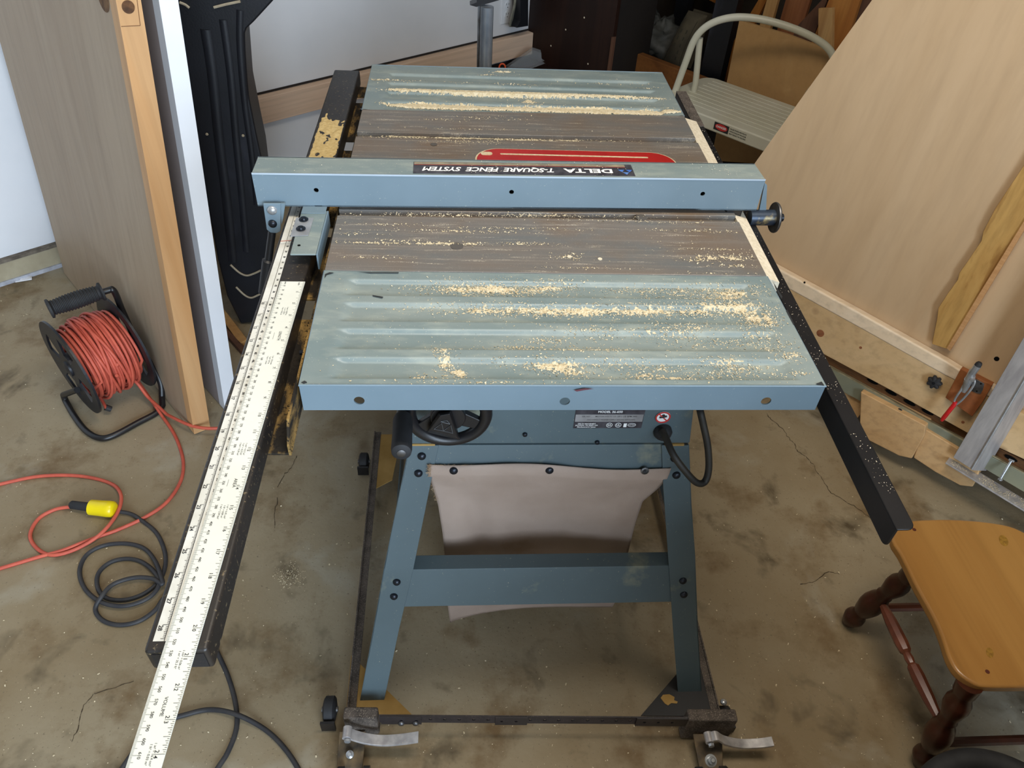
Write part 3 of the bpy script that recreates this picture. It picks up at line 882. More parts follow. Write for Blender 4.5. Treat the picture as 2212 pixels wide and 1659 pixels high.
mb = MB().hexa([F(0, 0, zf - .0025), F(Lf, 0, zf - .0025), F(Lf, dep, zf - .0025), F(0, dep, zf - .0025), F(0, 0, zf), F(Lf, 0, zf), F(Lf, dep, zf), F(0, dep, zf)])
ft = put('fence_top', mb, m_bluetop, fence, bevel=.001)
mb = MB().hexa([F(0, 0, zfb), F(Lf, 0, zfb), F(Lf, dep, zfb), F(0, dep, zfb), F(0, 0, zfb + .0025), F(Lf, 0, zfb + .0025), F(Lf, dep, zfb + .0025), F(0, dep, zfb + .0025)])
put('fence_base', mb, m_black, fence)
for s in (.002, Lf - .004):
    mb = MB().hexa([F(s, .003, zfb + .003), F(s + .002, .003, zfb + .003), F(s + .002, dep - .003, zfb + .003), F(s, dep - .003, zfb + .003),
             F(s, .003, zf - .003), F(s + .002, .003, zf - .003), F(s + .002, dep - .003, zf - .003), F(s, dep - .003, zf - .003)])
    put('end_cap', mb, m_blackplas, fence)
mb = MB().hexa([F(0, -.0004, zf - .0022), F(Lf, -.0004, zf - .0022), F(Lf, .0012, zf - .0022), F(0, .0012, zf - .0022), F(0, -.0004, zf + .0004), F(Lf, -.0004, zf + .0004), F(Lf, .0012, zf + .0004), F(0, .0012, zf + .0004)])
put('edge_highlight', mb, M('painted edge highlight', (186, 200, 212), rough=.35, metal=.3), front)  # pale strip paints the highlight along the fence's front top edge
# label
sA = (PZ(893, 360, zf) - a).dot(fd); sB = (PZ(1366, 365, zf) - a).dot(fd)
q0, q1 = dep * .10, dep * .80
mb = MB().hexa([F(sA, q0, zf + .0001), F(sB, q0, zf + .0001), F(sB, q1, zf + .0001), F(sA, q1, zf + .0001), F(sA, q0, zf + .0006), F(sB, q0, zf + .0006), F(sB, q1, zf + .0006), F(sA, q1, zf + .0006)])
lb = put('brand_label', mb, m_labelb, ft)
mb = MB().poly([F(sA + .001, q0 + (q1 - q0) * .76, zf + .0008), F(sB - .012, q0 + (q1 - q0) * .76, zf + .0008), F(sB - .012, q1 - .001, zf + .0008), F(sA + .001, q1 - .001, zf + .0008)])
put('tan_band', mb, m_labelt, lb)
mb = MB().poly([F(sA + .001, q0 + (q1 - q0) * .71, zf + .0009), F(sB - .012, q0 + (q1 - q0) * .71, zf + .0009), F(sB - .012, q0 + (q1 - q0) * .77, zf + .0009), F(sA + .001, q0 + (q1 - q0) * .77, zf + .0009)])
put('red_line', mb, M('red line', (130, 60, 54), rough=.6), lb)
mb = MB(); Wl = sB - sA; qm = q0 + (q1 - q0) * .40
write(mb, 'DELTA', F(sA + Wl * .792, qm, zf + .0010), -fd, -fq, .0195, 0, .035, width=Wl * .225)
write(mb, 'T-SQUARE', F(sA + Wl * .523, qm, zf + .0010), -fd, -fq, .0195, 0, .03, .25, width=Wl * .23)
write(mb, 'FENCE', F(sA + Wl * .312, qm, zf + .0010), -fd, -fq, .0195, 0, .03, .25, width=Wl * .15)
write(mb, 'SYSTEM', F(sA + Wl * .13, qm, zf + .0010), -fd, -fq, .0195, 0, .03, .25, width=Wl * .175)
put('lettering', mb, m_white, lb, fixn=False)
mb = MB()
for dx, dq in ((0, 0), (.0135, 0), (.0068, -.009)):
    c_ = F(sA + Wl * .928 + dx, qm + .0045 + dq, zf + .0011)
    for k in range(1): mb.poly([c_, c_ + fd * .0115, c_ + fd * .0058 - fq * .0085])
put('triangle_logo', mb, m_logo, lb, fixn=False)
# head: cross plate on the rail
hp = [PZ(u, v, zR + .020) for u, v in ((626, 549), (682, 549), (706, 455), (651, 455))]
mb = MB().hexa([p - UP * .003 for p in hp] + hp)
hd = put('head_plate', mb, m_bluetop, fence, bevel=.0015)
e = hp[1] - hp[0]
mb = MB().hexa([hp[1] + V((0, 0, -.028)), hp[1] + V((.003, 0, -.028)), hp[2] + V((.003, 0, -.028)), hp[2] + V((0, 0, -.028)), hp[1], hp[1] + V((.003, 0, 0)), hp[2] + V((.003, 0, 0)), hp[2]])
put('head_flange', mb, m_blue, hd, bevel=.001)
# small post joining head to fence
pa, pb = PZ(650, 462, zR + .02), PZ(703, 462, zR + .02)
mb = MB().hexa([pa, pb, pb + V((0, .03, 0)), pa + V((0, .03, 0)), V((pa.x, pa.y, zfb)), V((pb.x, pb.y, zfb)), V((pb.x, pb.y + .03, zfb)), V((pa.x, pa.y + .03, zfb))])
put('riser', mb, m_blue, fence, bevel=.001)
cp = [PZ(u, v, zR + .0215) for u, v in ((627, 510), (666, 508), (678, 470), (640, 470))]
put('cursor_plate', MB().hexa([p - UP * .001 for p in cp] + cp), m_labelg, hd)
for u, v in ((656, 474), (650, 494)):
    c = PZ(u, v, zR + .0225)
    put('pan_screw', MB().lathe(c, UP, [(.0075, 0), (.0075, .0008), (.0052, .001), (.0045, .0035), (.002, .0042)], 20).obox(c + V((-.004, -.0006, .0038)), (.008, 0, 0), (0, .0012, 0), (0, 0, .0007)), m_bolt, hd)
c = PZ(646, 530, zR + .0204); put('slot_hole', MB().lathe(c, UP, [(.0024, 0), (.0024, .0003)], 14), m_hole, hd)
ca, cb = PZ(606, 521, zR + .006), PZ(630, 519, zR + .006)
put('cursor_line', MB().tube([ca, cb], .0007, 6), M('hairline', (170, 110, 90), rough=.5), hd)
# left lug with two bolts
lp = [PY(u, v, yf0 - .012) for u, v in ((568, 440), (606, 440), (606, 500), (598, 504), (584, 503), (576, 496))]
lug = put('lug', MB().prism(lp, (0, .004, 0)), m_blue, fence, bevel=.001)
bolt_at(PY(588, 454, yf0 - .0125), V((0, -1, 0)), .008, lug, m_chrome); bolt_at(PY(589, 483, yf0 - .0125), V((0, -1, 0)), .0072, lug, m_bolt)
put('lug_web', MB().prism([PY(u, v, yf0 - .008) for u, v in ((606, 440), (616, 440), (612, 470), (608, 485))], (0, .004, 0)), m_blue, lug)
# locking lever
l0, l1, l2 = PY(588, 500, yf0 - .006), PY(580, 560, yf0 - .012), PY(570, 632, yf0 - .018)
put('lock_lever', MB().tube([l0, l1], .0065, 12).tube([l1, l1 + (l2 - l1) * .04, l2], [.0065, .0105, .0095], 14), m_blackplas, fence)
# far end: bracket, tube, washer, nut
bp = [PP(u, v, F(Lf, dep * .4, zf), fq) for u, v in ((1652, 396), (1657, 400), (1655, 456), (1640, 456))]
put('end_bracket', MB().prism(bp, fq * .005), m_blue, fence)
t0_ = PP(1618, 470, F(0, dep * .35, 0), fq); t1_ = PP(1672, 470, F(0, dep * .35, 0), fq)
rt = (PP(1640, 455, F(0, dep * .35, 0), fq) - PP(1640, 484, F(0, dep * .35, 0), fq)).length / 2
et = put('end_tube', MB().cyl(t0_, t1_, rt, 24), M('blue black steel', (70, 82, 98), (50, 56, 66), 20, rough=.4, metal=.5, specks=[((170, 150, 100), 30, .55, .7, (1, 1, 1))]), fence)
put('washer', MB().lathe(t1_, fd, [(rt * 1.9, -.001), (rt * 1.95, .001), (rt * 1.9, .003)], 30), m_steel, et)
put('hex_nut', MB().lathe(t1_ + fd * .003, fd, [(rt * .95, 0), (rt * .95, .006)], 6).lathe(t1_ + fd * .009, fd, [(rt * .5, 0), (rt * .5, .007)], 16), m_bolt, et)
put('hook_block', MB().obox(F(Lf - .052, .004, zfb - .022), fd * .03, fq * .03, UP * .022), m_black, fence, bevel=.003)

# ================================================================== STEEL RULE lying on the rail
zr = zR + .0022
rA = [PZ(606, 607, zr), PZ(358, 1386, zr)]; rB = [PZ(659, 609, zr), PZ(357, 1629, zr)]
ry1 = (rA[0].y + rB[0].y) / 2
y12 = PZ(541, 970, zr).y; inch2 = (y12 - PZ(357, 1629, zr).y) / 12
ry0 = y12 - 12.45 * inch2
xL = lambda y: line_x(y, rA[0], rA[1]); xR = lambda y: line_x(y, rB[0], rB[1])
mb = MB(); th = .0010
mb.hexa([(xL(ry0), ry0, zr - th), (xR(ry0), ry0, zr - th), (xR(ry1), ry1, zr - th), (xL(ry1), ry1, zr - th), (xL(ry0), ry0, zr), (xR(ry0), ry0, zr), (xR(ry1), ry1, zr), (xL(ry1), ry1, zr)])
zz = zr + .0002
DN, RT = V((0, -1, 0)), V((1, 0, 0))
for k in range(0, 24 * 16 + 1):
    y = y12 + (12 - k / 16) * inch2
    if y > ry1: continue
    l = .0088 if k % 16 == 0 else (.0058 if k % 8 == 0 else (.0042 if k % 4 == 0 else (.003 if k % 2 == 0 else .002)))
    x = xR(y)
    mb.add([(x - l, y - .00016, zz), (x - .0002, y - .00016, zz), (x - .0002, y + .00016, zz), (x - l, y + .00016, zz)], [(0, 1, 2, 3)], 1)
    if k % 16 == 0 and k:
        n = str(k // 16)
        if len(n) == 2:
            write(mb, n[0], (x - .0073, y + .0022, zz), DN, RT, .0050, 1, .01); write(mb, n[1], (x - .0073, y - .0022, zz), DN, RT, .0050, 1, .01)
        else: write(mb, n, (x - .0073, y + .0023, zz), DN, RT, .0050, 1, .01)
mmw = inch2 / 25.4; yz = y12 + 12 * inch2
for k in range(0, 620):
    y = yz - k * mmw
    if y > ry1 or y < ry0 + .001: continue
    l = .0066 if k % 10 == 0 else (.0046 if k % 5 == 0 else .0026)
    x = xL(y)
    mb.add([(x + .0002, y - .00012, zz), (x + l, y - .00012, zz), (x + l, y + .00012, zz), (x + .0002, y + .00012, zz)], [(0, 1, 2, 3)], 2)
    if k % 10 == 0 and k: write(mb, str(k), (x + .0078, y - .0002, zz), DN, RT, .0038, 1, .005)


def block(lines, n, xf=.5, sz=.0029, gap=.0034):
    xf = .43 if lines[0] == 'VOLUME' else .53
    y = y12 + (12 - n) * inch2
    for i, s_ in enumerate(lines): write(mb, s_, (xL(y) * (1 - xf) + xR(y) * xf - i * gap + gap, y, zz), DN, RT, sz, 1, 0)


block(['1 mm = 0.039 in', '1 m = 3.28 ft', '1 km = 0.62 mi'], 2.6, .52)
block(['LENGTH'], 4.6, .5, .0052); block(['1 in = 25.4 mm', '1 yd = 0.9 m', '1 mi = 1.6 km'], 6.4, .55)
block(['1 cm\u00b2 = 0.15 in\u00b2', '1 m\u00b2 = 10.75 ft\u00b2', '1 km\u00b2 = 0.39 mi\u00b2'], 12.0, .50)
block(['AREA'], 13.8, .5, .0052); block(['1 in\u00b2 = 6.45 cm\u00b2', '1 ft\u00b2 = 0.09 m\u00b2', '1 mi\u00b2 = 2.59 km\u00b2'], 15.2, .50)
block(['1 cm\u00b3 = 0.06 in\u00b3', '1 m\u00b3 = 35.3 ft\u00b3'], 21.1, .46)
block(['VOLUME'], 22.6, .50, .0044); block(['1 in\u00b3 = 16.4 cm\u00b3', '1 ft\u00b3 = 0.03 m\u00b3'], 24.0, .48)
for n, w in ((4.6, .6), (13.8, .4)):
    y = y12 + (12 - n) * inch2; x = (xL(y) + xR(y)) / 2 - .0034
    mb.add([(x, y - w * .012, zz), (x + .0003, y - w * .012, zz), (x + .0003, y + w * .012, zz), (x, y + w * .012, zz)], [(0, 1, 2, 3)], 1)
for s_, k in (('mm', 0), ):
    write(mb, s_, (xL(ry1) + .008, ry1 - .004, zz), DN, RT, .004, 1); write(mb, 'inch', (xR(ry1) - .008, ry1 - .006, zz), DN, RT, .004, 1)
tag(put('metal_ruler', mb, [m_rule, m_ink, m_inkgrey], fixn=False, smooth=0), 'long white ruler lying along the black rail, overhanging its near end', 'ruler')
#PART3

# ================================================================== MOBILE BASE
yb_ = -.045
base = thing('mobile_base', (.34, .4, 0), 'grimy black perforated steel rolling base under the saw stand', 'mobile base')
yb_ = -.062
bl0 = PY(818, 1546, yb_); zt0 = bl0.z; bl1 = PZ(1490, 1551, zt0)
bdir = (bl1 - bl0); Lb = bdir.length; bdir.normalize(); bno = V((bdir.y, -bdir.x, 0))     # bno faces the camera
def PB(u, v, off=0): return PP(u, v, bl0 + bno * off, bno)
hb = .030; zb0 = zt0 - hb
BF = lambda s, t, o=0: bl0 + bdir * s + bno * o - UP * (hb - t)
hs = []
for i, u in enumerate((868, 900, 930, 961, 992, 1023, 1054, 1083, 1114, 1145, 1176, 1206, 1236, 1268, 1300, 1330, 1360, 1390, 1420, 1450)):
    s = (PB(u, 1561) - bl0).dot(bdir); hs.append((s, hb * .5, .0036))
fb = put('perforated_bar', MB().plate(lambda s, t: BF(s, t), Lb, hb, hs, -bno * .0025), m_grimy, base, fixn=False, smooth=0)
for u0, u1_ in ((822, 910), (1070, 1140), (1376, 1486)):
    a, b = (PB(u0, 1550) - bl0).dot(bdir), (PB(u1_, 1550) - bl0).dot(bdir)
    hh_ = [h_ for h_ in hs if a + .004 < h_[0] < b - .004]
    put('lap_plate', MB().plate(lambda s, t: BF(a + s, t - .001, .0008), b - a, hb + .002, [(h_[0] - a, h_[1] + .001, .0030) for h_ in hh_], bno * .0022), M('grimy plate', (46, 40, 42), (34, 30, 32), 40, rough=.45), base, fixn=False, smooth=0)
put('rear_bar', MB().box((bl0.x, 2 * YC - yb_ - .06, .03), (bl1.x, 2 * YC - yb_ - .057, .06)), m_speckbase, base)
for u in (867, 898):
    bolt_at(PB(u, 1562, .0032), bno, .0065, fb, m_steel)
zt0 = .052
# side rails
a, b = PZ(748, 1545, zt0), PZ(806, 962, zt0)
xl_ = (a.x + b.x) / 2
def rail_s(a, b, w):
    mb = MB().hexa([a + V((0, 0, -.003)), a + V((w, 0, -.003)), b + V((w, 0, -.003)), b + V((0, 0, -.003)), a, a + V((w, 0, 0)), b + V((w, 0, 0)), b])
    t = .003 if w > 0 else -.003
    mb.hexa([a + V((0, 0, -.03)), a + V((t, 0, -.03)), b + V((t, 0, -.03)), b + V((0, 0, -.03)), a + V((0, 0, .004)), a + V((t, 0, .004)), b + V((t, 0, .004)), b + V((0, 0, .004))])
    return mb
put('side_bar', rail_s(a, V((a.x + (b.x - a.x) * 1.05, b.y + .05, zt0)), .018), m_speckbase, base)
yrear = b.y
a2 = PZ(1558, 1548, zt0)
b2 = PZ(1514, 1372, zt0)
b2 = a2 + (b2 - a2) * ((yrear - a2.y) / (b2.y - a2.y))
put('side_bar', rail_s(a2, b2, -.018), m_speckbase, base)
zp = zt0 - .004
for pts, mt in (([(747, 1546), (759, 1417), (889, 1544)], m_dirtyply), ([(1384, 1547), (1517, 1392), (1556, 1549)], m_black), ([(808, 1058), (847, 1038), (868, 940), (811, 940)], m_dirtyply)):
    put('corner_plate', MB().prism([PZ(u, v, zp) for u, v in pts], (0, 0, .003)), mt, base)
put('corner_plate', MB().prism([V((p.x + .62, p.y, p.z)) for p in [PZ(u, v, zp) for u, v in ((808, 1058), (847, 1038), (868, 940), (811, 940))]], (0, 0, .003)), m_black, base)
put('sawdust_spot', MB().prism([PZ(u, v, zp + .0035) for u, v in ((1427, 1508), (1432, 1501), (1446, 1500), (1457, 1506), (1456, 1513), (1464, 1516), (1462, 1520), (1450, 1519), (1443, 1524), (1436, 1520))], (0, 0, .0008)), m_dirtyply, base)
for (u0, v0, u1_, v1) in ((740, 1550, 820, 1585), (1488, 1554, 1570, 1597)):
    a, b = PB(u0, v0, .004), PB(u1_, v1, .004); w_s = (b - a).dot(bdir); o_ = V((a.x, a.y, max(b.z, .004))) - bno * .022
    put('corner_sleeve', MB().obox(o_, bdir * w_s, bno * .024, UP * (a.z - o_.z)), m_speckbase, base, bevel=.004)
# clevis, bolts and levers in front
for k, (uu, pts) in enumerate(((757, ((733, 1580), (790, 1580), (783, 1659), (727, 1659))), (1535, ((1497, 1585), (1560, 1585), (1562, 1665), (1512, 1665))))):
    y1 = yb_ - .014
    q = [PZ(u, v, .022 if v > 1600 else .040) for u, v in pts]
    mb = MB().hexa([p + V((0, 0, -.004)) for p in q] + q)
    ft_ = put('caster_bracket', mb, M('stained plate', (46, 38, 30), (104, 84, 54), 30, rough=.6), base, bevel=.001)
    c = PZ(uu, 1630 if k == 0 else 1643, .026)
    put('hex_bolt', MB().lathe(c, V((0, -.35, 1)), [(.012, 0), (.012, .002), (.0075, .0022), (.0075, .010), (.004, .012), (.0035, .016)], 14), m_chrome, ft_)
    for dx in (-.026, .022):
        w0 = PZ(uu, 1690, .022)
        put('caster_wheel', MB().lathe(w0 + V((dx, .006, 0)), (1, 0, 0), [(.012, 0), (.022, .001), (.022, .013), (.012, .014)], 28), m_steel if dx > 0 else m_rubber, ft_, smooth=50)
lv = [(750, 1583), (768, 1590), (796, 1597), (830, 1600), (870, 1597), (904, 1592)]
def lever(pts, off, h, nm='lever', r=.0085):
    P = spline([PB(u, v, off) for u, v in pts], 5); mb = MB(); vs = []; n = len(P)
    for i, p in enumerate(P):
        w = .0035
        vs += [p + V((0, -h / 2, -w)), p + V((0, h / 2, -w)), p + V((0, h / 2, w)), p + V((0, -h / 2, w))]
    fs = []
    for i in range(n - 1):
        o = i * 4; fs += [(o + k, o + (k + 1) % 4, o + 4 + (k + 1) % 4, o + 4 + k) for k in range(4)]
    fs += [(0, 1, 2, 3), (n * 4 - 4, n * 4 - 3, n * 4 - 2, n * 4 - 1)]
    mb.add(vs, fs); mb.lathe(P[0] + V((0, -h / 2 - .001, 0)), (0, 1, 0), [(r, 0), (r, h + .002)], 20)
    l_ = put(nm, mb, m_alu, base, bevel=.0008)
    put('lever_bolt', MB().lathe(P[0] + V((.002, -h / 2 - .002, -.001)), (0, -1, .0), [(.006, 0), (.006, .005)], 6), m_chrome, l_)
lever(lv, .032, .020)
lever([(1531, 1594), (1548, 1590), (1566, 1600), (1600, 1607), (1640, 1606), (1669, 1602)], .032, .018)
for (u, v, rr, x) in ((716, 1545, .026, -1), (1560, 1556, .020, 1), (788, 1010, .024, -1), (1500, 1040, .024, 1)):
    c = PZ(u, v, 0) + V((0, 0, rr + .0005))
    if x > 0 and v < 1100: c = V((b2.x + .03, yrear - .03, rr + .0005))
    wh = put('wheel', MB().lathe(c + V((-.011, 0, 0)), (1, 0, 0), [(rr * .5, -.002), (rr * .85, 0), (rr, .003), (rr, .019), (rr * .85, .022), (rr * .5, .024)], 28), m_rubber, base, smooth=50)
    put('axle', MB().lathe(c + V((-.016, 0, 0)), (1, 0, 0), [(.006, 0), (.006, .032)], 10), m_steel, wh)
    put('wheel_bracket', MB().box((c.x - .014, c.y - rr - .008, .006), (c.x + .014, c.y - rr - .003, rr * 1.5)), m_black, wh)
q = PZ(826, 952, .04); put('rear_bracket', MB().box((q.x - .016, q.y, .02), (q.x + .016, q.y + .004, .05)), m_black, base)
bolt_at(PZ(1563, 1517, .05), UP, .007, base, m_chrome)

# ================================================================== DUST CLOTH
le = [(928, 1000), (925, 1022), (934, 1048), (946, 1088), (956, 1150), (962, 1208), (965, 1290), (972, 1344)]
re = [(1450, 1013), (1440, 1036), (1420, 1056), (1388, 1082), (1372, 1130), (1353, 1208), (1338, 1285), (1323, 1312)]
dep_y = [None, .128, .140, .150, .158, .162, .168, .174]
top_v = lambda s: 1003 + 5 * math.sin(s * 9) + 3 * math.sin(s * 23)
def cloth_pt(s, t):
    k = t * (len(le) - 1); i = min(int(k), len(le) - 2); f = k - i
    L_ = V(le[i]).lerp(V(le[i + 1]), f); R_ = V(re[i]).lerp(V(re[i + 1]), f)
    u, v = L_.lerp(R_, s)
    v += 4 * math.sin(s * 9 + 1) * (1 - t) ** 4
    v -= 34 * math.sin(min(1, s * 1.25) * PI * .55) ** .8 * t ** 8 * (1 - s * .95)
    ya = FPt(u, v, .0022).y if i == 0 else 0
    y0 = dep_y[i] if i else ya; y1 = dep_y[i + 1]
    y = (y0 + (y1 - y0) * f)
    if i == 0: y = min(y, ya + 0.0) * (1 - f) + dep_y[1] * f - .0
    y += .012 * math.sin(s * 6.5 - t * 3) * sm(t, .25, .7) + .010 * math.exp(-((s - .16 - t * .05) / .06) ** 2) * sm(t, .15, .5) + .003 * noise.noise(V((s * 9, t * 7, 3)))
    return PY(u, v, y)
cl = tag(put('dust_cloth', MB().grid(cloth_pt, 70, 60), m_cloth, smooth=80, solid=.0014, fixn=False), 'beige canvas sheet with snap studs hanging inside the saw stand', 'cloth')
def side_pt(s, t):
    p = cloth_pt(0, .22 + .72 * t); return p + V((.012 * s, .10 * s, 0)) + V((.006 * math.sin(t * 9) * s, 0, 0))
c2 = MB().grid(side_pt, 8, 30); put('side_fold', c2, m_cloth, cl, smooth=80, solid=.0014, fixn=False)
for (u, v), dome in (((980, 1017), 1), ((1187, 1016), 1), ((1393, 1017), 0)):
    # nearest cloth surface point
    best = min((cloth_pt(i / 60, j / 80) for i in range(61) for j in range(20)), key=lambda p: (p - PY(u, v, p.y)).length)
    c = PY(u, v, best.y - .001); n_ = V((0, -1, .25))
    if dome: put('snap_stud', MB().lathe(c, n_, [(.0072, 0), (.0070, .001), (.0055, .0030), (.003, .0040), (.0005, .0043)], 22), m_bolt, cl, smooth=60)
    else:
        sn = put('snap_ring', MB().lathe(c, n_, [(.0072, 0), (.0070, .0012), (.0048, .0016), (.0042, .0006)], 22), m_steel, cl)
        put('snap_socket', MB().lathe(c + V((0, -.0008, 0)), n_, [(.0030, 0), (.0026, .0010)], 14), m_ink, sn)
mb = MB()
for k in range(420):
    t = rnd.random() ** 1.5 * .42; p = cloth_pt(0, t) if rnd.random() < .75 else cloth_pt(rnd.random() * .18, 0)
    a = rnd.uniform(0, 6.28); l = rnd.uniform(.001, .005); w = V((math.cos(a), -.2, math.sin(a)))
    p = p + V((rnd.uniform(-.002, .002), -.0012, rnd.uniform(-.002, .002)))
    mb.add([p, p + w * l, p + w * l + V((0, -.0002, .0006)), p + V((0, -.0002, .0006))], [(0, 1, 2, 3)])
put('frayed_threads', mb, m_clothedge, cl, fixn=False, smooth=0)

# ================================================================== DOORS leaning by the wall
def slab(F, u1, m, tau, L, th, hgt, nm, label, face, edge, cat):
    e = UP * math.cos(tau) + m * math.sin(tau)
    F = F + V((0, 0, .0005)) + V((0, 0, 0))
    t = thing(nm, F + u1 * L / 2, label, cat)
    mt = m * math.cos(tau) - UP * math.sin(tau)
    F = F + UP * (th * math.sin(tau))
    put('door_leaf', MB().obox(F + u1 * .034, u1 * (L - .034), mt * th, e * hgt), face, t)
    ed = put('edge_stile', MB().obox(F, u1 * .034, mt * th, e * hgt), edge, t)
    return t, F, e, mt, ed
F1, F1b = PZ(421, 941), PZ(140, 593)
u1 = (F1b - F1).normalized(); m1 = V((-u1.y, u1.x, 0)); m1 = m1 if m1.x > 0 else -m1
d1, F1_, e1, mt1, ed1 = slab(F1, u1, m1, math.radians(6.2), (F1b - F1).length, .0455, 2.03, 'loose_door', 'brown wood-grain door leaning on edge beside the cord reel, with a latch bore', w_door, w_dooredge, 'door')
hc = PP(277, 15, F1_ - u1 * .0003, -u1)
lh = put('latch_bore', MB().lathe(hc, -u1, [(.0118, 0), (.0118, .0004)], 26), M('bore shade', (104, 70, 42), (60, 40, 26), 60, rough=.9), ed1)
mrt = MB()
for (a, b) in (((296, 0), (303, 55)), ((262, 57), (303, 55))):
    pa_, pb_ = PP(*a, F1_ - u1 * .0004, -u1), PP(*b, F1_ - u1 * .0004, -u1); mrt.tube([pa_, pb_], .0007, 5)
put('mortise_line', mrt, M('mortise line', (120, 84, 54), rough=.9), ed1)
bc = PP(222, -8, F1_ - mt1 * .0004, mt1)
put('knob_bore', MB().lathe(bc, -mt1, [(.028, 0), (.028, .0005)], 30), M('bore wood', (120, 88, 56), (86, 60, 38), 70, rough=.9), d1.children[0])
F2 = PZ(487, 889)
d2, F2_, e2, mt2, ed2 = slab(F2, u1, m1, math.radians(5.4), .92, .038, 2.0, 'loose_door', 'second leaning door with white painted edge, behind the wood-edged door', w_shade, m_doorwhite, 'door')

# ================================================================== BLACK MOULDED STAND
ybk = PZ(530, 702).y
bk = thing('plastic_stand', PZ(500, 702), 'tall black moulded plastic stand behind the white-edged door', 'stand')
out = [(360, -140), (700, -140), (612, -26), (592, 0), (548, 48), (533, 62), (527, 78), (528, 100), (536, 200), (552, 280), (566, 345), (578, 440), (584, 520), (572, 600), (562, 660), (553, 697), (520, 700), (490, 640), (470, 560), (455, 480), (430, 330), (400, 160)]
pts = [PY(u, v, ybk) for u, v in out]
for p in pts: p.z = max(p.z, .001)
put('body', MB().prism(pts, (-.02, .16, 0)), m_blackplas, bk, bevel=.006, seg=3)
for line, w in ((((447, 60), (462, 160), (476, 300), (492, 430), (505, 560)), .016), (((484, 40), (500, 160), (512, 300), (524, 420), (534, 540)), .012), (((520, 20), (520, 100), (530, 220), (545, 330), (556, 440)), .010)):
    put('rib', MB().tube(spline([PY(u, v, ybk + w * .75) for u, v in line], 6), w * 1.15, 14), m_blackplas, bk, smooth=60)
m_strap = M('tan strap', (170, 158, 134), (140, 126, 104), 30, rough=.7)
for line in (((498, 572), (516, 588), (532, 595), (548, 591), (563, 584)), ((510, 620), (528, 637), (542, 643), (556, 638), (566, 633)), ((462, 16), (490, 9), (519, 3)), ((388, 5), (400, 10), (409, 17))):
    put('strap', MB().tube(spline([PY(u, v, ybk - .004) for u, v in line], 5), .0032, 6), m_strap, bk)
for u, v in ((447, 290), (525, 293)):
    put('rivet', MB().lathe(PY(u, v, ybk - .006), (0, -1, 0), [(.004, 0), (.003, .002)], 10), m_strap, bk)
# scrap boards on the floor behind
for pts, mt, lab in (([(452, 655), (466, 650), (536, 742), (520, 752)], LUM[0], 'pale scrap board on floor between white door and black stand'),
                     ([(462, 700), (470, 695), (540, 768), (530, 776)], LUM[3], 'reddish brown scrap strip on floor beside the pale scrap board')):
    tag(put('scrap_board', MB().prism([PZ(u, v, .001) for u, v in pts], (0, 0, .018)), mt, bevel=.001), lab, 'board')

# ================================================================== CORD REEL
reel_base = PZ(240, 900)
cr = thing('cord_reel', reel_base, 'black hand-held cord reel wound with orange cord on the floor', 'cord reel')
cL, cR = PZ(152, 795, .155), PZ(273, 739, .155)
cR.z = cL.z = .155
ax = (cR - cL); aL = ax.length; ax.normalize(); fw = V((ax.y, -ax.x, 0))   # fw faces the camera side
RF = .140
r_t = .0085
zt1 = .010
fr = [PZ(137, 853, .03), PZ(143, 868, zt1), PZ(160, 898, zt1), PZ(185, 930, zt1), PZ(214, 946, zt1), PZ(245, 941, zt1), PZ(300, 912, zt1), PZ(336, 893, zt1), PZ(351, 876, zt1 + .004), PZ(350, 858, .022)]
hTop = .335
hA, hB = PZ(104, 668, hTop), PZ(222, 629, hTop)
hd_ = (hB - hA).normalized()
side = [PZ(350, 858, .022), PZ(336, 826, .055), PZ(318, 790, .10), PP(292, 738, cR + ax * .02, ax), PP(266, 690, cR + ax * .02, ax), PP(255, 640, cR + ax * .02, ax)]
side = [fr[-1], cR + ax * .018 + fw * .100 + UP * -.085, cR + ax * .018 + fw * .03 + UP * 0, cR + ax * .020 - fw * .0 + UP * .10, PZ(252, 640, hTop - .025), PZ(243, 626, hTop), PZ(228, 629, hTop), hA - hd_ * .0]
path = spline(fr[:-1], 6) + spline(side, 8)
frame = put('frame', MB().tube(path, r_t, 14), m_black, cr, smooth=70)
put('frame_stub', MB().tube([fr[0], cL - ax * .012 - UP * .06 + fw * .02], r_t, 12), m_black, frame)
n = 60; prof = []
Lh = (hB - hA).length
prof = [(.010, 0), (.025, .001), (.026, .006), (.018, .010)]
for i in range(n): 
    x = .012 + (Lh - .024) * i / n; prof.append((.0185 + .0035 * math.sin(PI * i / n) + (.0014 if i % 4 < 2 else -.0008), x))
prof += [(.018, Lh - .010), (.025, Lh - .006), (.025, Lh - .001), (.010, Lh)]
put('hand_grip', MB().lathe(hA, hd_, prof, 26), m_rubber, cr, smooth=30)


def flange(c, nm):
    mb = MB(); th = .006; n = 60
    def ring(r0, r1, a0, a1, k):
        for s in range(k):
            A, B = a0 + (a1 - a0) * s / k, a0 + (a1 - a0) * (s + 1) / k
            P = lambda r, a: c + fw * r * math.cos(a) + UP * r * math.sin(a)
            q = [P(r0, A), P(r1, A), P(r1, B), P(r0, B)]
            mb.hexa([x - ax * th / 2 for x in q] + [x + ax * th / 2 for x in q])
    ring(.108, RF, 0, 2 * PI, n); ring(.012, .048, 0, 2 * PI, 30)
    for k in range(4):
        a = k * PI / 2 + .35; ring(.048, .108, a - .42, a + .42, 10)
    f = put(nm, mb, m_blackplas, cr, smooth=30)
    put('hub', MB().lathe(c - ax * .012, ax, [(.008, 0), (.022, .004), (.024, .020), (.010, .024)], 20), m_blackplas, f)
flange(cL, 'reel_flange'); flange(cR, 'reel_flange')
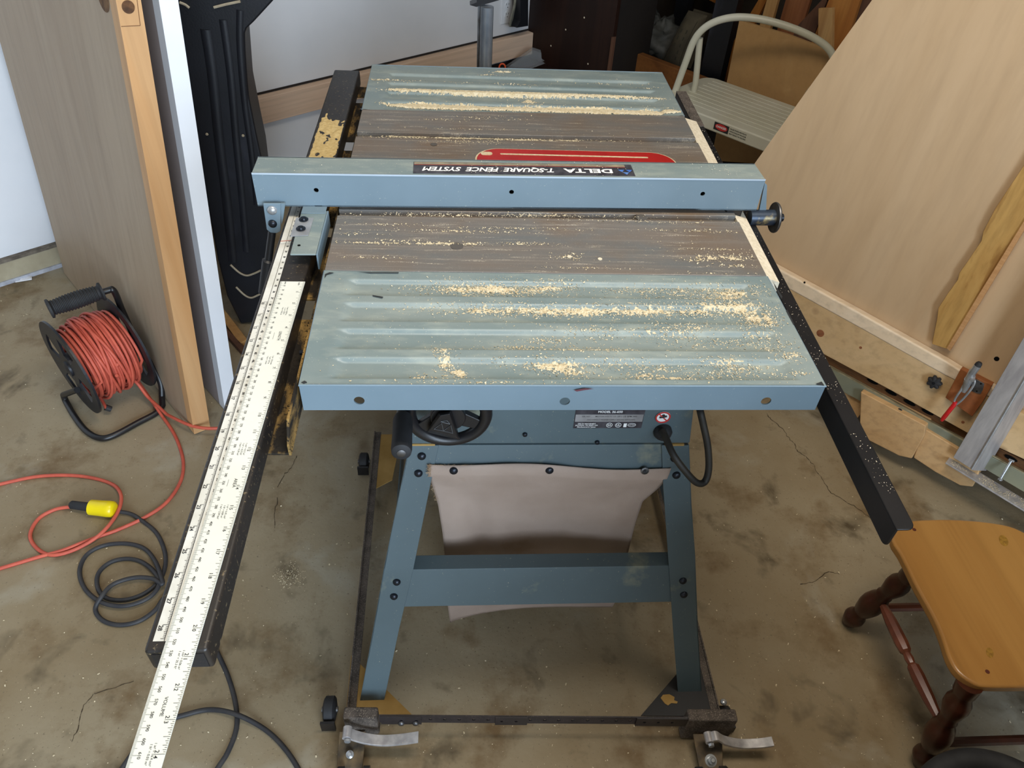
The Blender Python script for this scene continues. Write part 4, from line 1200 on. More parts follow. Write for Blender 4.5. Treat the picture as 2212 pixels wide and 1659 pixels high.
put('drum', MB().lathe(cL, ax, [(.042, .002), (.042, aL - .002)], 32), m_blackplas, cr)
rc = .0042
pts = []; TURNS = 15
for L_, (rad, turns, off) in enumerate(((.092, 15, 0), (.1005, 14, .5), (.1085, 11, .2))):
    for k in range(turns * 30):
        a = 2 * PI * k / 30; x = (k / (turns * 30)); x = x if L_ % 2 == 0 else 1 - x
        xx = .012 + (aL - .024) * (x if L_ < 2 else .18 + .74 * x) + .004 * math.sin(a * .37 + L_ * 2)
        rr2 = rad + .002 * math.sin(a * .61 + L_)
        pts.append(cL + ax * xx + fw * rr2 * math.cos(a) + UP * rr2 * math.sin(a))
put('wound_cord', MB().tube(pts, rc, 8), m_orange, cr, smooth=80)
for x0, ph in ((.35, .0), (.5, .25), (.62, .1), (.42, .4)):
    loop = [cL + ax * (aL * (x0 + .12 * math.sin(a * 2 * PI + ph * 9))) + fw * (.115) * math.cos(a * 2 * PI) + UP * (.115 + .001) * math.sin(a * 2 * PI) for a in [i / 40 for i in range(40)]]
    put('cross_strand', MB().tube(loop, rc, 8, closed=True), m_orange, cr, smooth=80)
put('cord_end_plug', MB().tube([PZ(228, 880, .03), PZ(240, 884, .02)], [.009, .008], 10), m_rubber, cr)
put('loose_tail', MB().tube(spline([cL + ax * .05 - UP * .112, PZ(213, 850, .05), PZ(222, 868, .035), PZ(230, 882, .03)], 6), rc, 8), m_orange, cr)

# ================================================================== ORANGE EXTENSION CORD
def floor_path(pts, z=.0047, k=7):
    out = []
    for p in pts: out.append(PZ(p[0], p[1], p[2] if len(p) > 2 else z))
    return spline(out, k)
s0 = cL + ax * aL * .52 + fw * .112 + UP * .03
ec = thing('extension_cord', PZ(300, 1100), 'orange extension cord looping over the floor into a yellow connector', 'extension cord')
pB = [s0, PZ(283, 800, .09), PZ(300, 826, .05), PZ(322, 858, .022), PZ(338, 880, .025)]
tailB = floor_path([(352, 901), (372, 930), (387, 962), (396, 1000), (390, 1040), (360, 1085), (312, 1118), (253, 1145), (219, 1157), (181, 1171), (135, 1189), (84, 1203), (0, 1228), (-120, 1262)])
put('cord_run', MB().tube(spline(pB, 6) + tailB, .0045, 10), m_orange, ec, smooth=80)
s1 = cL + ax * aL * .45 + fw * .114 + UP * .0
pA = [s1, PZ(290, 822, .08), PZ(318, 856, .035), PZ(342, 878, .029)]
tailA = floor_path([(360, 895, .018), (388, 909, .030), (415, 920, .034), (445, 925, .034), (475, 925, .030), (520, 922, .012), (560, 925), (640, 900)])
put('cord_run', MB().tube(spline(pA, 6) + tailA, .0045, 10), m_orange, ec, smooth=80)
tailC = floor_path([(-150, 1085), (-60, 1062), (0, 1046), (84, 1029), (169, 1028), (236, 1043), (261, 1068, .016), (254, 1107, .016), (219, 1152, .013), (169, 1184), (118, 1199), (84, 1188), (65, 1158), (82, 1122), (118, 1101), (152, 1095, .007)])
put('cord_run', MB().tube(tailC, .0045, 10), m_orange, ec, smooth=80)
c0, c1, c2_ = PZ(152, 1090, .016), PZ(197, 1096, .021), PZ(252, 1101, .021)
dv = (c2_ - c1).normalized()
put('cord_sleeve', MB().lathe(c0, (c1 - c0), [(.007, 0), (.0105, .004), (.0115, (c1 - c0).length)], 16), m_rubber, ec)
Ly = (c2_ - c1).length
put('connector', MB().lathe(c1 - dv * .003, dv, [(.014, 0), (.0190, .002), (.0195, Ly * .4), (.0205, Ly * .7), (.0200, Ly - .006), (.015, Ly - .001), (.009, Ly)], 24), m_yel, ec, smooth=50)
# ------------------------------------------------------------------ black power cord
bc_ = [(257, 1105, .012), (282, 1110, .008), (303, 1122), (337, 1150), (355, 1188), (357, 1222), (343, 1256), (312, 1282), (270, 1296), (230, 1292), (211, 1268), (213, 1238), (238, 1215), (272, 1207), (304, 1213), (332, 1234, .012),
       (344, 1262, .014), (320, 1292, .013), (270, 1309, .012), (222, 1302, .012), (186, 1275, .006), (172, 1236), (186, 1200), (222, 1179), (270, 1174), (310, 1184, .006), (334, 1210, .012), (348, 1245, .02), (350, 1262, .02),
       (330, 1250, .017), (290, 1248, .017), (245, 1262, .018), (220, 1288, .020), (206, 1316, .007), (222, 1340), (258, 1350), (300, 1342), (335, 1318), (356, 1290), (385, 1280), (420, 1310), (452, 1370), (470, 1410), (493, 1462), (509, 1520), (511, 1572), (492, 1625), (465, 1668), (430, 1740)]
pc = thing('power_cord', PZ(260, 1250), 'black power cord coiled on floor and plugged into yellow connector', 'power cord')
put('cord_run', MB().tube(floor_path(bc_, .0052, 6), .005, 10), m_cordb, pc, smooth=80)
put('cord_run', MB().tube(floor_path([(250, 1680), (300, 1610), (352, 1562), (404, 1543), (455, 1533), (510, 1543, .016), (570, 1574), (612, 1613), (645, 1662), (670, 1720)], .0052, 6), .005, 10), m_cordb, pc, smooth=80)
tag(put('paper_scrap', MB().grid(lambda s, t: PZ(33 + 36 * s, 603 - 4 * t * 2 - 6 * s + (1 - t) * 7, .004 + .006 * noise.noise(V((s * 4, t * 3, 1)))), 8, 5), m_paper, solid=.0006, fixn=False), 'torn white paper scrap on floor at the wall foot', 'paper')

# ================================================================== STEEL PIPE STAND
D = 2.17
pp = CAM + ray(1050.5, 80) * D
ptop = PP(1051, 14, pp, V((0, -1, 0)))
ps = thing('pipe_stand', V((pp.x, pp.y, 0)), 'upright galvanised steel pipe topped by black angle iron, behind the saw', 'stand')
put('pipe', MB().cyl((pp.x, pp.y, 0.006), (pp.x, pp.y, ptop.z), .0190, 28), m_pipe, ps)
put('back_channel', MB().box((pp.x - .026, pp.y + .008, .006), (pp.x - .018, pp.y + .03, ptop.z)), m_steel, ps)
at = [PP(u, v, pp, V((0, -1, 0))) for u, v in ((1015, 11), (1029, 15), (1100, -6), (1100, -60), (1030, -60), (1030, 5))]
put('top_angle', MB().prism(at, (0, .04, 0)), m_black, ps)
put('foot_plate', MB().box((pp.x - .15, pp.y - .03, 0), (pp.x + .15, pp.y + .12, .006)), m_black, ps)

# ================================================================== DARK PANEL, RAG, GUARD
pt_ = WP + WD * 2.44
def BW(u, v, t): return PP(u, v, WP + WD * t, WD)
A_ = BW(1138, 60, 2.42); B_ = BW(1327, 60, 2.42)
e_ = (B_ - A_); e_.z = 0; wdt = e_.length; e_.normalize()
dp_ = thing('brown_cabinet', V((A_.x, A_.y, 0)) + e_ * wdt / 2, 'dark brown wooden cabinet standing in the corner behind the steel pipe', 'cabinet')
put('side_panel', MB().obox(V((A_.x, A_.y, .001)), e_ * wdt, WD * .02, UP * 1.6), w_dark, dp_, rz=RZ)
put('carcass', MB().obox(V((A_.x, A_.y, .001)) + e_ * .01 + WD * .02, e_ * (wdt - .02), WD * .26, UP * 1.55), m_darkbox, dp_, rz=RZ)
for u, v in ((1262, 38), (1222, 64), (1190, 99), (1270, 138)): put('pale_fleck', MB().lathe(BW(u, v, 2.4185), -WD, [(.004, 0), (.003, .001)], 8), m_dustw, dp_)
s_ = [BW(u, v, 2.40) for u, v in ((1321, 80), (1327, 80), (1320, 155), (1312, 155))]
tag(put('wood_strip', MB().prism([s_[0], s_[1], V((s_[1].x, s_[1].y, 0.001)), V((s_[0].x, s_[0].y, 0.001))], WD * .012), LUM[3]), 'thin grey wooden strip upright against the brown cabinet', 'wood strip')
# rag hanging beside the outlet
rg = lambda s, t: PP(1108 + 22 * s + 4 * math.sin(t * 5) - 4 * t * (1 - s), -30 + 88 * t, WP + WN * (.05 + .02 * math.sin(s * 7 + t * 2)), WN)
tag(put('rag', MB().grid(rg, 14, 16), M('greenish rag', (132, 130, 116), (112, 110, 98), 20, rough=1), solid=.003, fixn=False, smooth=80), 'grey green rag hanging beside the wall outlet', 'rag')
k_ = [PP(u, v, WP + WN * .10, WN) for u, v in ((1124, -60), (1141, -60), (1141, 56), (1116, 60), (1124, 46))]
tag(put('black_upright', MB().prism(k_, WN * -.05), m_blackplas), 'black upright case between the rag and the brown cabinet', 'case')  # unidentified black upright, drawn as a plain block
# low dark crate carrying the blade guard
gy = pp.y + .32; gz = .30
g_ = [PZ(u, v, gz) for u, v in ((1068, 140), (1190, 150))]
cz = thing('storage_box', V((g_[0].x + .25, g_[0].y + .2, 0)), 'low dark brown box behind the saw, carrying the clear guard', 'box')
a_ = PZ(1062, 152, gz); b_ = PZ(1210, 152, gz)
put('box_body', MB().box((a_.x, a_.y - .06, 0.001), (b_.x, a_.y + .22, gz - .012)), m_darkbox, cz)
put('box_lid', MB().box((a_.x - .006, a_.y - .066, gz - .012), (b_.x + .006, a_.y + .226, gz)), w_dark, cz, bevel=.002)
gp = a_.y + .02
G = [PY(u, v, gp) for u, v in ((1092, 141), (1152, 100), (1170, 106), (1171, 124), (1178, 129), (1140, 143))]
zmin = min(p.z for p in G)
for p in G: p.z += gz - zmin + .0005
gd = thing('blade_guard', sum(G, V()) / len(G), 'clear plastic wedge shaped blade guard on the dark box', 'blade guard')
put('clear_side', MB().prism(G, (0, .003, 0)), m_clear, gd); put('clear_side', MB().prism([p + V((0, .035, 0)) for p in G], (0, .003, 0)), m_clear, gd)
oc_ = PY(1085, 146, gp - .04); oc_.z = gz + .021
tag(put('orange_ring', MB().tube([oc_ + V((.014 * math.cos(a * PI / 10), .0, .017 * math.sin(a * PI / 10))) for a in range(20)], .0038, 8, closed=True), M('orange plastic', (226, 88, 44), rough=.4), smooth=80), 'small orange plastic ring behind the saw near steel pipe', 'ring')

# ================================================================== DARK CORNER: curb plank, sacks, lumber
cT = 2.62
mb = MB().obox(WP + WD * cT + WN * .0 + UP * .30, WN * 2.6, WD * .038, UP * .115)
tag(put('curb_plank', mb, w_beamr, bevel=.003, rz=RZ), 'brown plank running low across the dark corner behind the stool', 'plank')
mb = MB().obox(WP + WD * (cT + .04) + UP * 0.001, WN * 4.1, WD * (TB - cT - .05), UP * .36); tag(put('storage_platform', mb, m_darkbox, rz=RZ), 'dark low platform filling the corner behind the brown plank', 'platform')
def lump(c, rx_, ry_, rz_, seed, amp=.25, ax3=None):
    def f(a, b):
        th, ph = a * 2 * PI, (b - .5) * PI
        d = V((math.cos(ph) * math.cos(th), math.cos(ph) * math.sin(th), math.sin(ph)))
        k = 1 + amp * noise.noise(d * 1.8 + V((seed, 0, 0))) + amp * .5 * noise.noise(d * 5 + V((0, seed, 0)))
        return c + V((d.x * rx_ * k, d.y * ry_ * k, max(-rz_ * .8, d.z * rz_ * k)))
    return MB().grid(f, 36, 22)
c = BW(1372, 88, 2.85); c.z = .36 + .078
tag(put('crumpled_bag', lump(c, .10, .08, .10, 2, .5), m_bag, smooth=70), 'crumpled grey plastic bag slumped in the dark corner beside the cabinet', 'bag')
c = BW(1415, 110, 2.80); c.z = .36 + .075
tag(put('crumpled_bag', lump(c, .11, .08, .095, 5, .5), m_bag, smooth=70), 'crumpled dusty plastic bag leaning on the printed sack', 'bag')
sk = [BW(u, v, 2.74) for u, v in ((1428, 142), (1480, 152), (1528, 34), (1487, 22))]
zs = min(p.z for p in sk)
def sack(s, t):
    p = sk[0].lerp(sk[1], s).lerp(sk[3].lerp(sk[2], s), t); return p - WD * (.05 * math.sin(PI * s) ** .5 * math.sin(PI * min(1, t * 1.0)) ** .4)
mb = MB().grid(sack, 24, 30)
mb.grid(lambda s, t: sk[0].lerp(sk[1], s).lerp(sk[3].lerp(sk[2], s), t) + WD * .04, 4, 4)
skk = tag(put('paper_sack', mb, m_sack, smooth=60, fixn=False), 'long brown paper sack with faded print leaning in the dark corner', 'sack')
mb = MB()
for a in (.18, .8):
    mb.tube([sack(a, t) - WD * .001 for t in [.1 + .8 * i / 14 for i in range(15)]], .0012, 5)
for k in range(5):
    mb.add([sack(.35, .2 + k * .12) - WD * .0015, sack(.65, .2 + k * .12) - WD * .0015, sack(.65, .26 + k * .12) - WD * .0015, sack(.35, .26 + k * .12) - WD * .0015], [(0, 1, 2, 3)])
put('faded_print', mb, m_sackprint, skk, fixn=False)
for (u0, u1_, t), lab in (((1455, 1482, 2.95), 'shade-dark post between printed sack and grey bags'), ((1540, 1588, 2.70), 'thick shade-dark post left of the lumber pile')):
    a_, b_ = BW(u0, 30, t), BW(u1_, 30, t)
    z0_ = .361; a_.z = b_.z = z0_
    tag(put('shaded_post', MB().obox(a_, b_ - a_, WD * .04, UP * 1.3), m_blackplas), lab, 'post')  # black colour puts the corner's shade on the posts
a_, b_ = BW(1500, -10, 2.90), BW(1556, 12, 2.90)
a_, b_ = BW(1518, -4, 2.9), BW(1553, 4, 2.9)
mb = MB().hexa([BW(1512, -10, 2.9), BW(1553, 11, 2.9), BW(1553, 11, 2.95), BW(1512, -10, 2.95), BW(1518, -60, 2.9), BW(1556, -50, 2.9), BW(1556, -50, 2.95), BW(1518, -60, 2.95)])
tag(put('wood_block', mb, LUM[2]), 'orange brown board end wedged above the shade-dark posts', 'board')
planks = [([(1530, 200), (1638, 0), (1660, -40), (1678, -40), (1656, 0), (1560, 200)], 2.80, 2, 'narrow yellow brown board, leftmost of the lumber pile'),
          ([(1600, 200), (1656, 0), (1668, -40), (1694, -40), (1680, 0), (1640, 150)], 2.77, 0, 'pale board standing second from left in the lumber pile'),
          ([(1640, 200), (1697, 0), (1707, -40), (1762, -40), (1750, 0), (1690, 200)], 2.84, 1, 'wide reddish board in the middle of the lumber pile'),
          ([(1640, 230), (1724, 54), (1775, 0), (1800, -40), (1812, -40), (1787, 0), (1700, 230)], 2.74, 3, 'thin dark slanting strip crossing the lumber pile'),
          ([(1690, 250), (1790, 0), (1800, -40), (1868, -40), (1858, 0), (1780, 250)], 2.72, 2, 'orange brown plywood offcut, rightmost wide piece of the lumber pile'),
          ([(1764, 200), (1768, 18), (1798, 17), (1796, 200)], 2.68, 0, 'short pale stick with square end in front of lumber pile'),
          ([(1780, 250), (1862, 0), (1872, -40), (1905, -40), (1890, 0), (1830, 250)], 2.78, 3, 'dark brown board at the right end of the lumber pile')]
for poly, t, mi, lab in planks:
    P = [BW(u, v, t) for u, v in poly]
    lo_ = min(p.z for p in P)
    # stand it on the platform
    tag(put('lumber_piece', MB().prism([V((p.x, p.y, max(p.z, .362))) for p in P], WD * .018), LUM[mi], bevel=.001), lab, 'lumber', 'lumber pile behind the stool')
sh = [BW(u, v, 2.52) for u, v in ((1597, 44), (1700, 74), (1800, 112), (1905, 150), (1905, 470), (1508, 470))]
for p in sh: p.z = max(p.z, .001)
so = tag(put('plywood_sheet', MB().prism(sh, WD * .012), w_ply2, rz=RZ), 'tan plywood sheet standing upright behind the cream step stool', 'plywood sheet')
hq = [BW(u, v, 2.5195) for u, v in ((1580, 318), (1640, 340), (1640, 390), (1576, 380))]
put('cut_out', MB().prism(hq, -WD * .0006), m_hole, so)
put('screw_hole', MB().lathe(BW(1547, 322, 2.5195), -WD, [(.006, 0), (.006, .0005)], 12), m_hole, so)

# ================================================================== CREAM STEP STOOL
zS = .50
e1_ = (PZ(1550, 172, zS) - PZ(1720, 232, zS)).normalized(); e2_ = V((-e1_.y, e1_.x, 0)); e2_ = e2_ if e2_.y > 0 else -e2_
Q = PZ(1700, 317, zS)
wS = (PZ(1467, 191, zS) - Q).dot(e1_) + .012; dS = (PZ(1550, 170, zS) - Q).dot(e2_)
st = thing('step_stool', Q + e1_ * wS / 2 + e2_ * dS / 2 - UP * zS, 'cream metal step stool with ribbed step and hoop handle', 'step stool')
def rr2d(x0, x1, y0, y1, r, n=8):
    o = []
    for cx, cy_, a in ((x1 - r, y1 - r, 0), (x0 + r, y1 - r, 90), (x0 + r, y0 + r, 180), (x1 - r, y0 + r, 270)):
        o += [(cx + r * math.cos(math.radians(a + 90 * k / n)), cy_ + r * math.sin(math.radians(a + 90 * k / n))) for k in range(n + 1)]
    return o
SP = lambda a, b, z: V((0, 0, z)) + V((Q.x, Q.y, 0)) + e1_ * a + e2_ * b
o_ = rr2d(0, wS, 0, dS, .055)
stp = put('step', MB().prism([SP(x, y, zS - .046) for x, y in o_], (0, 0, .046)), m_stoolw, st, bevel=.006, seg=3)
mb = MB()
for k in range(9):
    y = .05 + (dS - .09) * k / 8; mb.tube([SP(.05, y, zS - .0002), SP(wS - .05, y, zS - .0002)], .0016, 6)
put('tread_rib', mb, m_stoolw, stp, smooth=60)
# danger sticker on the near edge
sdir = -e1_; nS = -e2_
sp = lambda u, v: PP(u, v, SP(0, 0, zS) + nS * .0008, nS)
ca_ = sp(1558, 276)
ms_ = MB(); ms_.prism([ca_ + sdir * (x * .028) + UP * (y * .011) for x, y in [(math.cos(a * PI / 10) * .9, math.sin(a * PI / 10)) for a in range(20)]], nS * .0004)
sk1 = put('danger_oval', ms_, m_redp, stp)
mb = MB(); mb.obox(ca_ - sdir * .030 - UP * .014 + nS * -.0003, sdir * .060, nS * .0003, UP * .027); put('sticker_patch', mb, m_ink, stp)
mb = MB(); write(mb, 'DANGER', ca_ + nS * .0006, sdir, UP, .011, 0, .02, width=.040); put('danger_word', mb, m_white, sk1, fixn=False)
mb = MB()
for i, s_ in enumerate(('FAILURE TO READ AND FOLLOW', 'INSTRUCTIONS ON THIS LADDER', 'MAY RESULT IN INJURIES')):
    write(mb, s_, ca_ + sdir * .068 + UP * (.008 - i * .0085) + nS * .0003, sdir, UP, .006, 0, .02, width=.066)
put('sticker_text', mb, m_ink, stp, fixn=False)
# hoop
h0, h1 = PZ(1461, 196, zS), PZ(1724, 238, zS)
hn_ = V((-(h1 - h0).y, (h1 - h0).x, 0)).normalized()
HP = lambda u, v: PP(u, v, h0, hn_)
hoop = spline([HP(1452, 215), HP(1466, 176), HP(1482, 132), HP(1499, 88), HP(1522, 60), HP(1556, 43), HP(1600, 37), HP(1655, 44), HP(1715, 62), HP(1762, 84), HP(1792, 108), HP(1800, 134), HP(1780, 165), HP(1752, 195), HP(1728, 232)], 6)
put('hoop_handle', MB().tube(hoop, .0125, 16), m_stoolw, st, smooth=80)
k0, k1 = PP(1512, 82, h0 + e2_ * .03, hn_), PP(1503, 176, h0 + e2_ * .03, hn_)
put('back_tube', MB().tube([k0, k1, k1 - UP * .06], .0115, 16), m_stoolw, st, smooth=60)
for a, b in ((.02, .03), (wS - .03, .03), (.03, dS - .03), (wS - .03, dS - .03)):
    sgn = 1 if b > .1 else -1
    p = SP(a, b, zS - .03); q = SP(a, b + (-.10 if sgn < 0 else .03), .0); put('stool_leg', MB().tube([p, q + UP * .001], .0115, 14), m_stoolw, st)
put('lower_step', MB().prism([SP(x, y, .24) for x, y in rr2d(.02, wS - .02, -.10, .05, .03)], (0, 0, .03)), m_stoolw, st, bevel=.004)

# ================================================================== PLYWOOD PANEL SAW at right
tl = math.radians(9)
bd = V((.69, -.724, 0)).normalized(); n0 = V((bd.y, -bd.x, 0)); n0 = n0 if n0.x < 0 else -n0
bn = (n0 * math.cos(tl) + UP * math.sin(tl)).normalized()
BO = PZ(1965, 1000)
def BP(u, v, off=0): return PP(u, v, BO + bn * off, bn)
def slabp(nm, pts, off, th, mat, parent, bevel=.0, **k):
    return put(nm, MB().prism([BP(u, v, off) for u, v in pts], -bn * th), mat, parent, bevel=bevel, **k)
pj = thing('plywood_jig', BP(2060, 940), 'large birch plywood jig leaning at right, with pine rail and steel channel', 'plywood jig')
o_ = put('main_panel', MB().prism([BP(u, v, 0) for u, v in ((2006, -170), (1503, 530), (1700, 640), (2130, 870), (2330, 975), (2420, -170))], -bn * .018), w_ply, pj)
slabp('lip', [(1500, 483), (1670, 574), (1850, 672), (2045, 781), (2072, 798), (2120, 822), (2160, 846), (2150, 866), (2100, 842), (2040, 812), (1850, 706), (1690, 618), (1500, 520)], .030, .03, wood('glare lip', (234, 214, 188), (224, 200, 168), axis=0, scale=.8, rough=.4), pj, bevel=.006, seg=3)  # glare along the lip is put into its pale colour
slabp('pine_rail', [(1500, 516), (1690, 614), (1850, 702), (2040, 808), (2150, 862), (2212, 895), (2330, 960), (2330, 1060), (2212, 992), (2095, 938), (1930, 846), (1770, 760), (1600, 670), (1500, 600)], .028, .024, w_pine, pj, bevel=.001)
slabp('dark_edge_board', [(1600, 660), (1770, 758), (1930, 844), (2095, 936), (2330, 1055), (2330, 1090), (2080, 962), (1930, 878), (1770, 795), (1600, 700)], .010, .02, w_dkedge, pj)  # dark brown edge strip between pine rail and channel
ch = slabp('steel_channel', [(1600, 690), (1791, 793), (2080, 952), (2140, 986), (2212, 1024), (2330, 1088), (2330, 1130), (2212, 1063), (2126, 1012), (2062, 977), (1820, 846), (1600, 730)], .040, .004, m_galv, pj, bevel=.001)
for u, v in ((1885, 824), (1925, 848), (1965, 870), (2004, 890), (2184, 990)):
    c = BP(u, v, .012); put('slot', MB().prism([c + bd * (.016 * math.cos(a * PI / 8)) + (UP - bn * bn.z).normalized() * (.0055 * math.sin(a * PI / 8)) for a in range(16)], bn * .001), m_hole, ch)
put('channel_top', MB().hexa([BP(1600, 686, .012), BP(2330, 1084, .012), BP(2330, 1088, .040), BP(1600, 690, .040), BP(1600, 683, .012), BP(2330, 1081, .012), BP(2330, 1085, .040), BP(1600, 687, .040)]), M('channel lip', (196, 190, 160), (150, 140, 110), 30, rough=.35, metal=.5), ch)
# bottom foot blocks
slabp('foot_block', [(1859, 846), (1857, 913), (1873, 950), (1942, 985), (1969, 991), (1997, 940), (2000, 920)], .062, .06, w_block, pj, bevel=.003)
slabp('foot_block', [(1995, 925), (1973, 989), (2020, 1020), (2074, 1049), (2101, 1052), (2112, 1030), (2120, 1000)], .052, .05, w_block, pj, bevel=.003)
slabp('foot_block', [(1780, 800), (1770, 860), (1850, 905), (1880, 870)], .030, .03, w_block, pj)
# batten
b_ = slabp('batten', [(2013, 743), (2024, 690), (2027, 665), (2048, 633), (2069, 604), (2072, 590), (2092, 562), (2120, 520), (2124, 500), (2150, 450), (2190, 390), (2212, 357), (2330, 170), (2360, 250), (2212, 481), (2120, 640), (2052, 756)], .016, .016, w_fir, pj, bevel=.001)
slabp('batten_strip', [(2045, 752), (2052, 758), (2124, 642), (2212, 497), (2364, 262), (2356, 252), (2208, 484), (2112, 640)], .020, .02, M('strip edge', (190, 144, 96), (176, 128, 80), 30, (1, 1, 6), rough=.6), pj)
put('peg_hole', MB().lathe(BP(2153, 775, .0003), bn, [(.006, 0), (.006, .0004)], 16), m_hole, pj)
for u, v in ((1738, 610), (2083, 796)): put('nail_dimple', MB().lathe(BP(u, v, .0303), bn, [(.003, 0), (.003, .0004)], 10), m_hole, pj)
for u, v, r in ((1772, 720, .011), (1859, 751, .004), (2080, 912, .004)):
    put('knot', MB().lathe(BP(u, v, .0283), bn, [(r, 0), (r * .9, .0003)], 16), M('knot', (150, 92, 56), (124, 74, 44), 90, rough=.7), pj)


def star_knob(c, n, r, lobes, depth, nm, mat, parent, th=.018):
    u = n.orthogonal().normalized(); w = n.cross(u); mb = MB(); N = lobes * 12; vs = []
    for lay, (sc, h) in enumerate(((.55, 0), (.9, .003), (1, th * .45), (.92, th * .85), (.5, th))):
        for k in range(N):
            a = 2 * PI * k / N; rr3 = r * (1 - depth * (.5 - .5 * math.cos(lobes * a)) ** 1.3) * sc
            vs.append(c + (u * math.cos(a) + w * math.sin(a)) * rr3 + n * h)
    fs = [(i * N + k, i * N + (k + 1) % N, (i + 1) * N + (k + 1) % N, (i + 1) * N + k) for i in range(4) for k in range(N)]
    fs += [tuple(range(4 * N, 5 * N)), tuple(range(N))[::-1]]
    mb.add(vs, fs); o = put(nm, mb, mat, parent, smooth=45)
    put('knob_stud', MB().lathe(c + n * th, n, [(r * .22, -.001), (r * .2, .001)], 12), m_bolt, o); return o
star_knob(BP(2021, 823, .029), bn, .0195, 7, .28, 'star_knob', m_rubber, pj)
star_knob(BP(1938, 893, .041), bn, .021, 3, .62, 'tri_knob', m_rubber, pj, .012)
# clamp block and toggle clamp
slabp('clamp_block', [(2075, 797), (2143, 832), (2124, 866), (2100, 900), (2042, 859)], .050, .022, w_red, pj, bevel=.001)
tc = slabp('clamp_base', [(2102, 822), (2108, 819), (2126, 829), (2123, 842), (2118, 851), (2110, 850), (2098, 845)], .054, .003, m_steel, pj, bevel=.0008)
for u, v in ((2119, 829), (2110, 845)): put('plate_hole', MB().lathe(BP(u, v, .0542), bn, [(.0022, 0), (.0022, .0004)], 10), m_hole, tc)
put('clamp_body', MB().tube([BP(2082, 845, .066), BP(2092, 822, .076), BP(2102, 800, .078)], [.007, .010, .0085], 10).tube([BP(2095, 830, .060), BP(2090, 818, .080)], .0075, 10).tube([BP(2102, 812, .07), BP(2100, 822, .085)], .006, 10), m_chrome, tc, smooth=40)
put('spindle', MB().tube([BP(2100, 806, .080), BP(2112, 790, .082)], .0085, 16), m_chrome, tc)
put('rubber_tip', MB().lathe(BP(2111, 791, .082), BP(2120, 779, .082) - BP(2111, 791, .082), [(.0080, 0), (.0075, .008), (.0052, .012)], 16), m_rubber, tc)
for pth in (((2060, 876), (2063, 862), (2076, 842), (2084, 826)), ((2061, 877), (2076, 866), (2094, 846), (2105, 828), (2104, 818))):
    put('clamp_arm', MB().tube(spline([BP(u, v, .072) for u, v in pth], 5), .0028, 8), m_chrome, tc, smooth=60)
put('red_grip', MB().tube([BP(2064, 868, .072), BP(2062, 873, .072), BP(2038, 903, .072), BP(2034, 909, .072)], [.0050, .0056, .0056, .0035], 14), m_reddk, tc, smooth=60)
# aluminium T section
slabp('aluminium_bar', [(2059, 988), (2205, 740), (2330, 528), (2330, 620), (2212, 825), (2100, 1014)], .072, .003, m_alu, pj, bevel=.0008)
put('bar_web', MB().hexa([BP(2100, 1014, .072), BP(2330, 622, .072), BP(2330, 628, .072), BP(2103, 1016, .072), BP(2127, 1016, .030), BP(2330, 668, .030), BP(2330, 674, .030), BP(2130, 1017, .030)]), m_alu, pj)
put('bar_ridge', MB().tube([BP(2099, 1014, .0735), BP(2330, 620, .0735)], .0022, 8), m_chrome, pj)
fl = [BP(2043, 997, .078), BP(2212, 1100, .078), BP(2330, 1172, .078)]
mb = MB(); a_, b_ = BP(2043, 999, .085), BP(2330, 1174, .085); g2 = -bn * .05 + (UP - bn * bn.z).normalized() * .004
up_ = (UP - bn * bn.z).normalized()
mb.hexa([a_ - up_ * .004, b_ - up_ * .004, b_ - up_ * .004 - bn * .05, a_ - up_ * .004 - bn * .05, a_, b_, b_ - bn * .05, a_ - bn * .05]); put('base_flange', mb, m_alu, pj, bevel=.0008)
mb = MB()
for _ in range(1600):
    s = rnd.uniform(.02, 1); q = rnd.uniform(.006, .045); p = a_.lerp(b_, s) - bn * q
    if noise.noise(p * 40) > -.1: flake(mb, p, .0010)
tag(put('sawdust', mb, m_dust, fixn=False, smooth=0), 'fine sawdust lying on the aluminium flange of the plywood jig', 'sawdust', kind='stuff')
put('long_bolt', MB().cyl(BP(2159, 1038, .080), BP(2184, 996, .050), .0030, 10).lathe(BP(2184, 996, .050), BP(2159, 1038, .080) - BP(2184, 996, .050), [(.0075, -.004), (.0075, .001)], 6).lathe(BP(2160, 1036, .079), BP(2159, 1038, .080) - BP(2184, 996, .050), [(.006, -.003), (.006, .002)], 6), m_chrome, pj)

# ================================================================== WOODEN STOOL
zc = .285
sl_ = thing('wooden_stool', PZ(2150, 1500, 0), 'small varnished pine stool with dark turned legs, at lower right', 'stool')
so_ = [(1928, 1166), (1938, 1140), (1962, 1125), (2010, 1121), (2070, 1121), (2130, 1126), (2180, 1135), (2215, 1150), (2260, 1178), (2330, 1225), (2385, 1290), (2400, 1370), (2385, 1440), (2330, 1475), (2260, 1482), (2200, 1484), (2130, 1483), (2100, 1474), (2070, 1452), (2050, 1420), (2035, 1375), (2018, 1335), (1998, 1298), (1978, 1262), (1960, 1225), (1945, 1195)]
sp_ = spline([PZ(u, v, zc) for u, v in so_], 3, closed=True)
seat = put('seat', MB().prism([p - UP * .022 for p in sp_], UP * .022), w_seat, sl_, bevel=.006, seg=3)
for u, v in ((1975, 1144), (2133, 1451)): put('plug_hole', MB().lathe(PZ(u, v, zc + .0002), UP, [(.0040, 0), (.0040, .0005)], 14), M('plug', (84, 34, 14), rough=.6), seat)
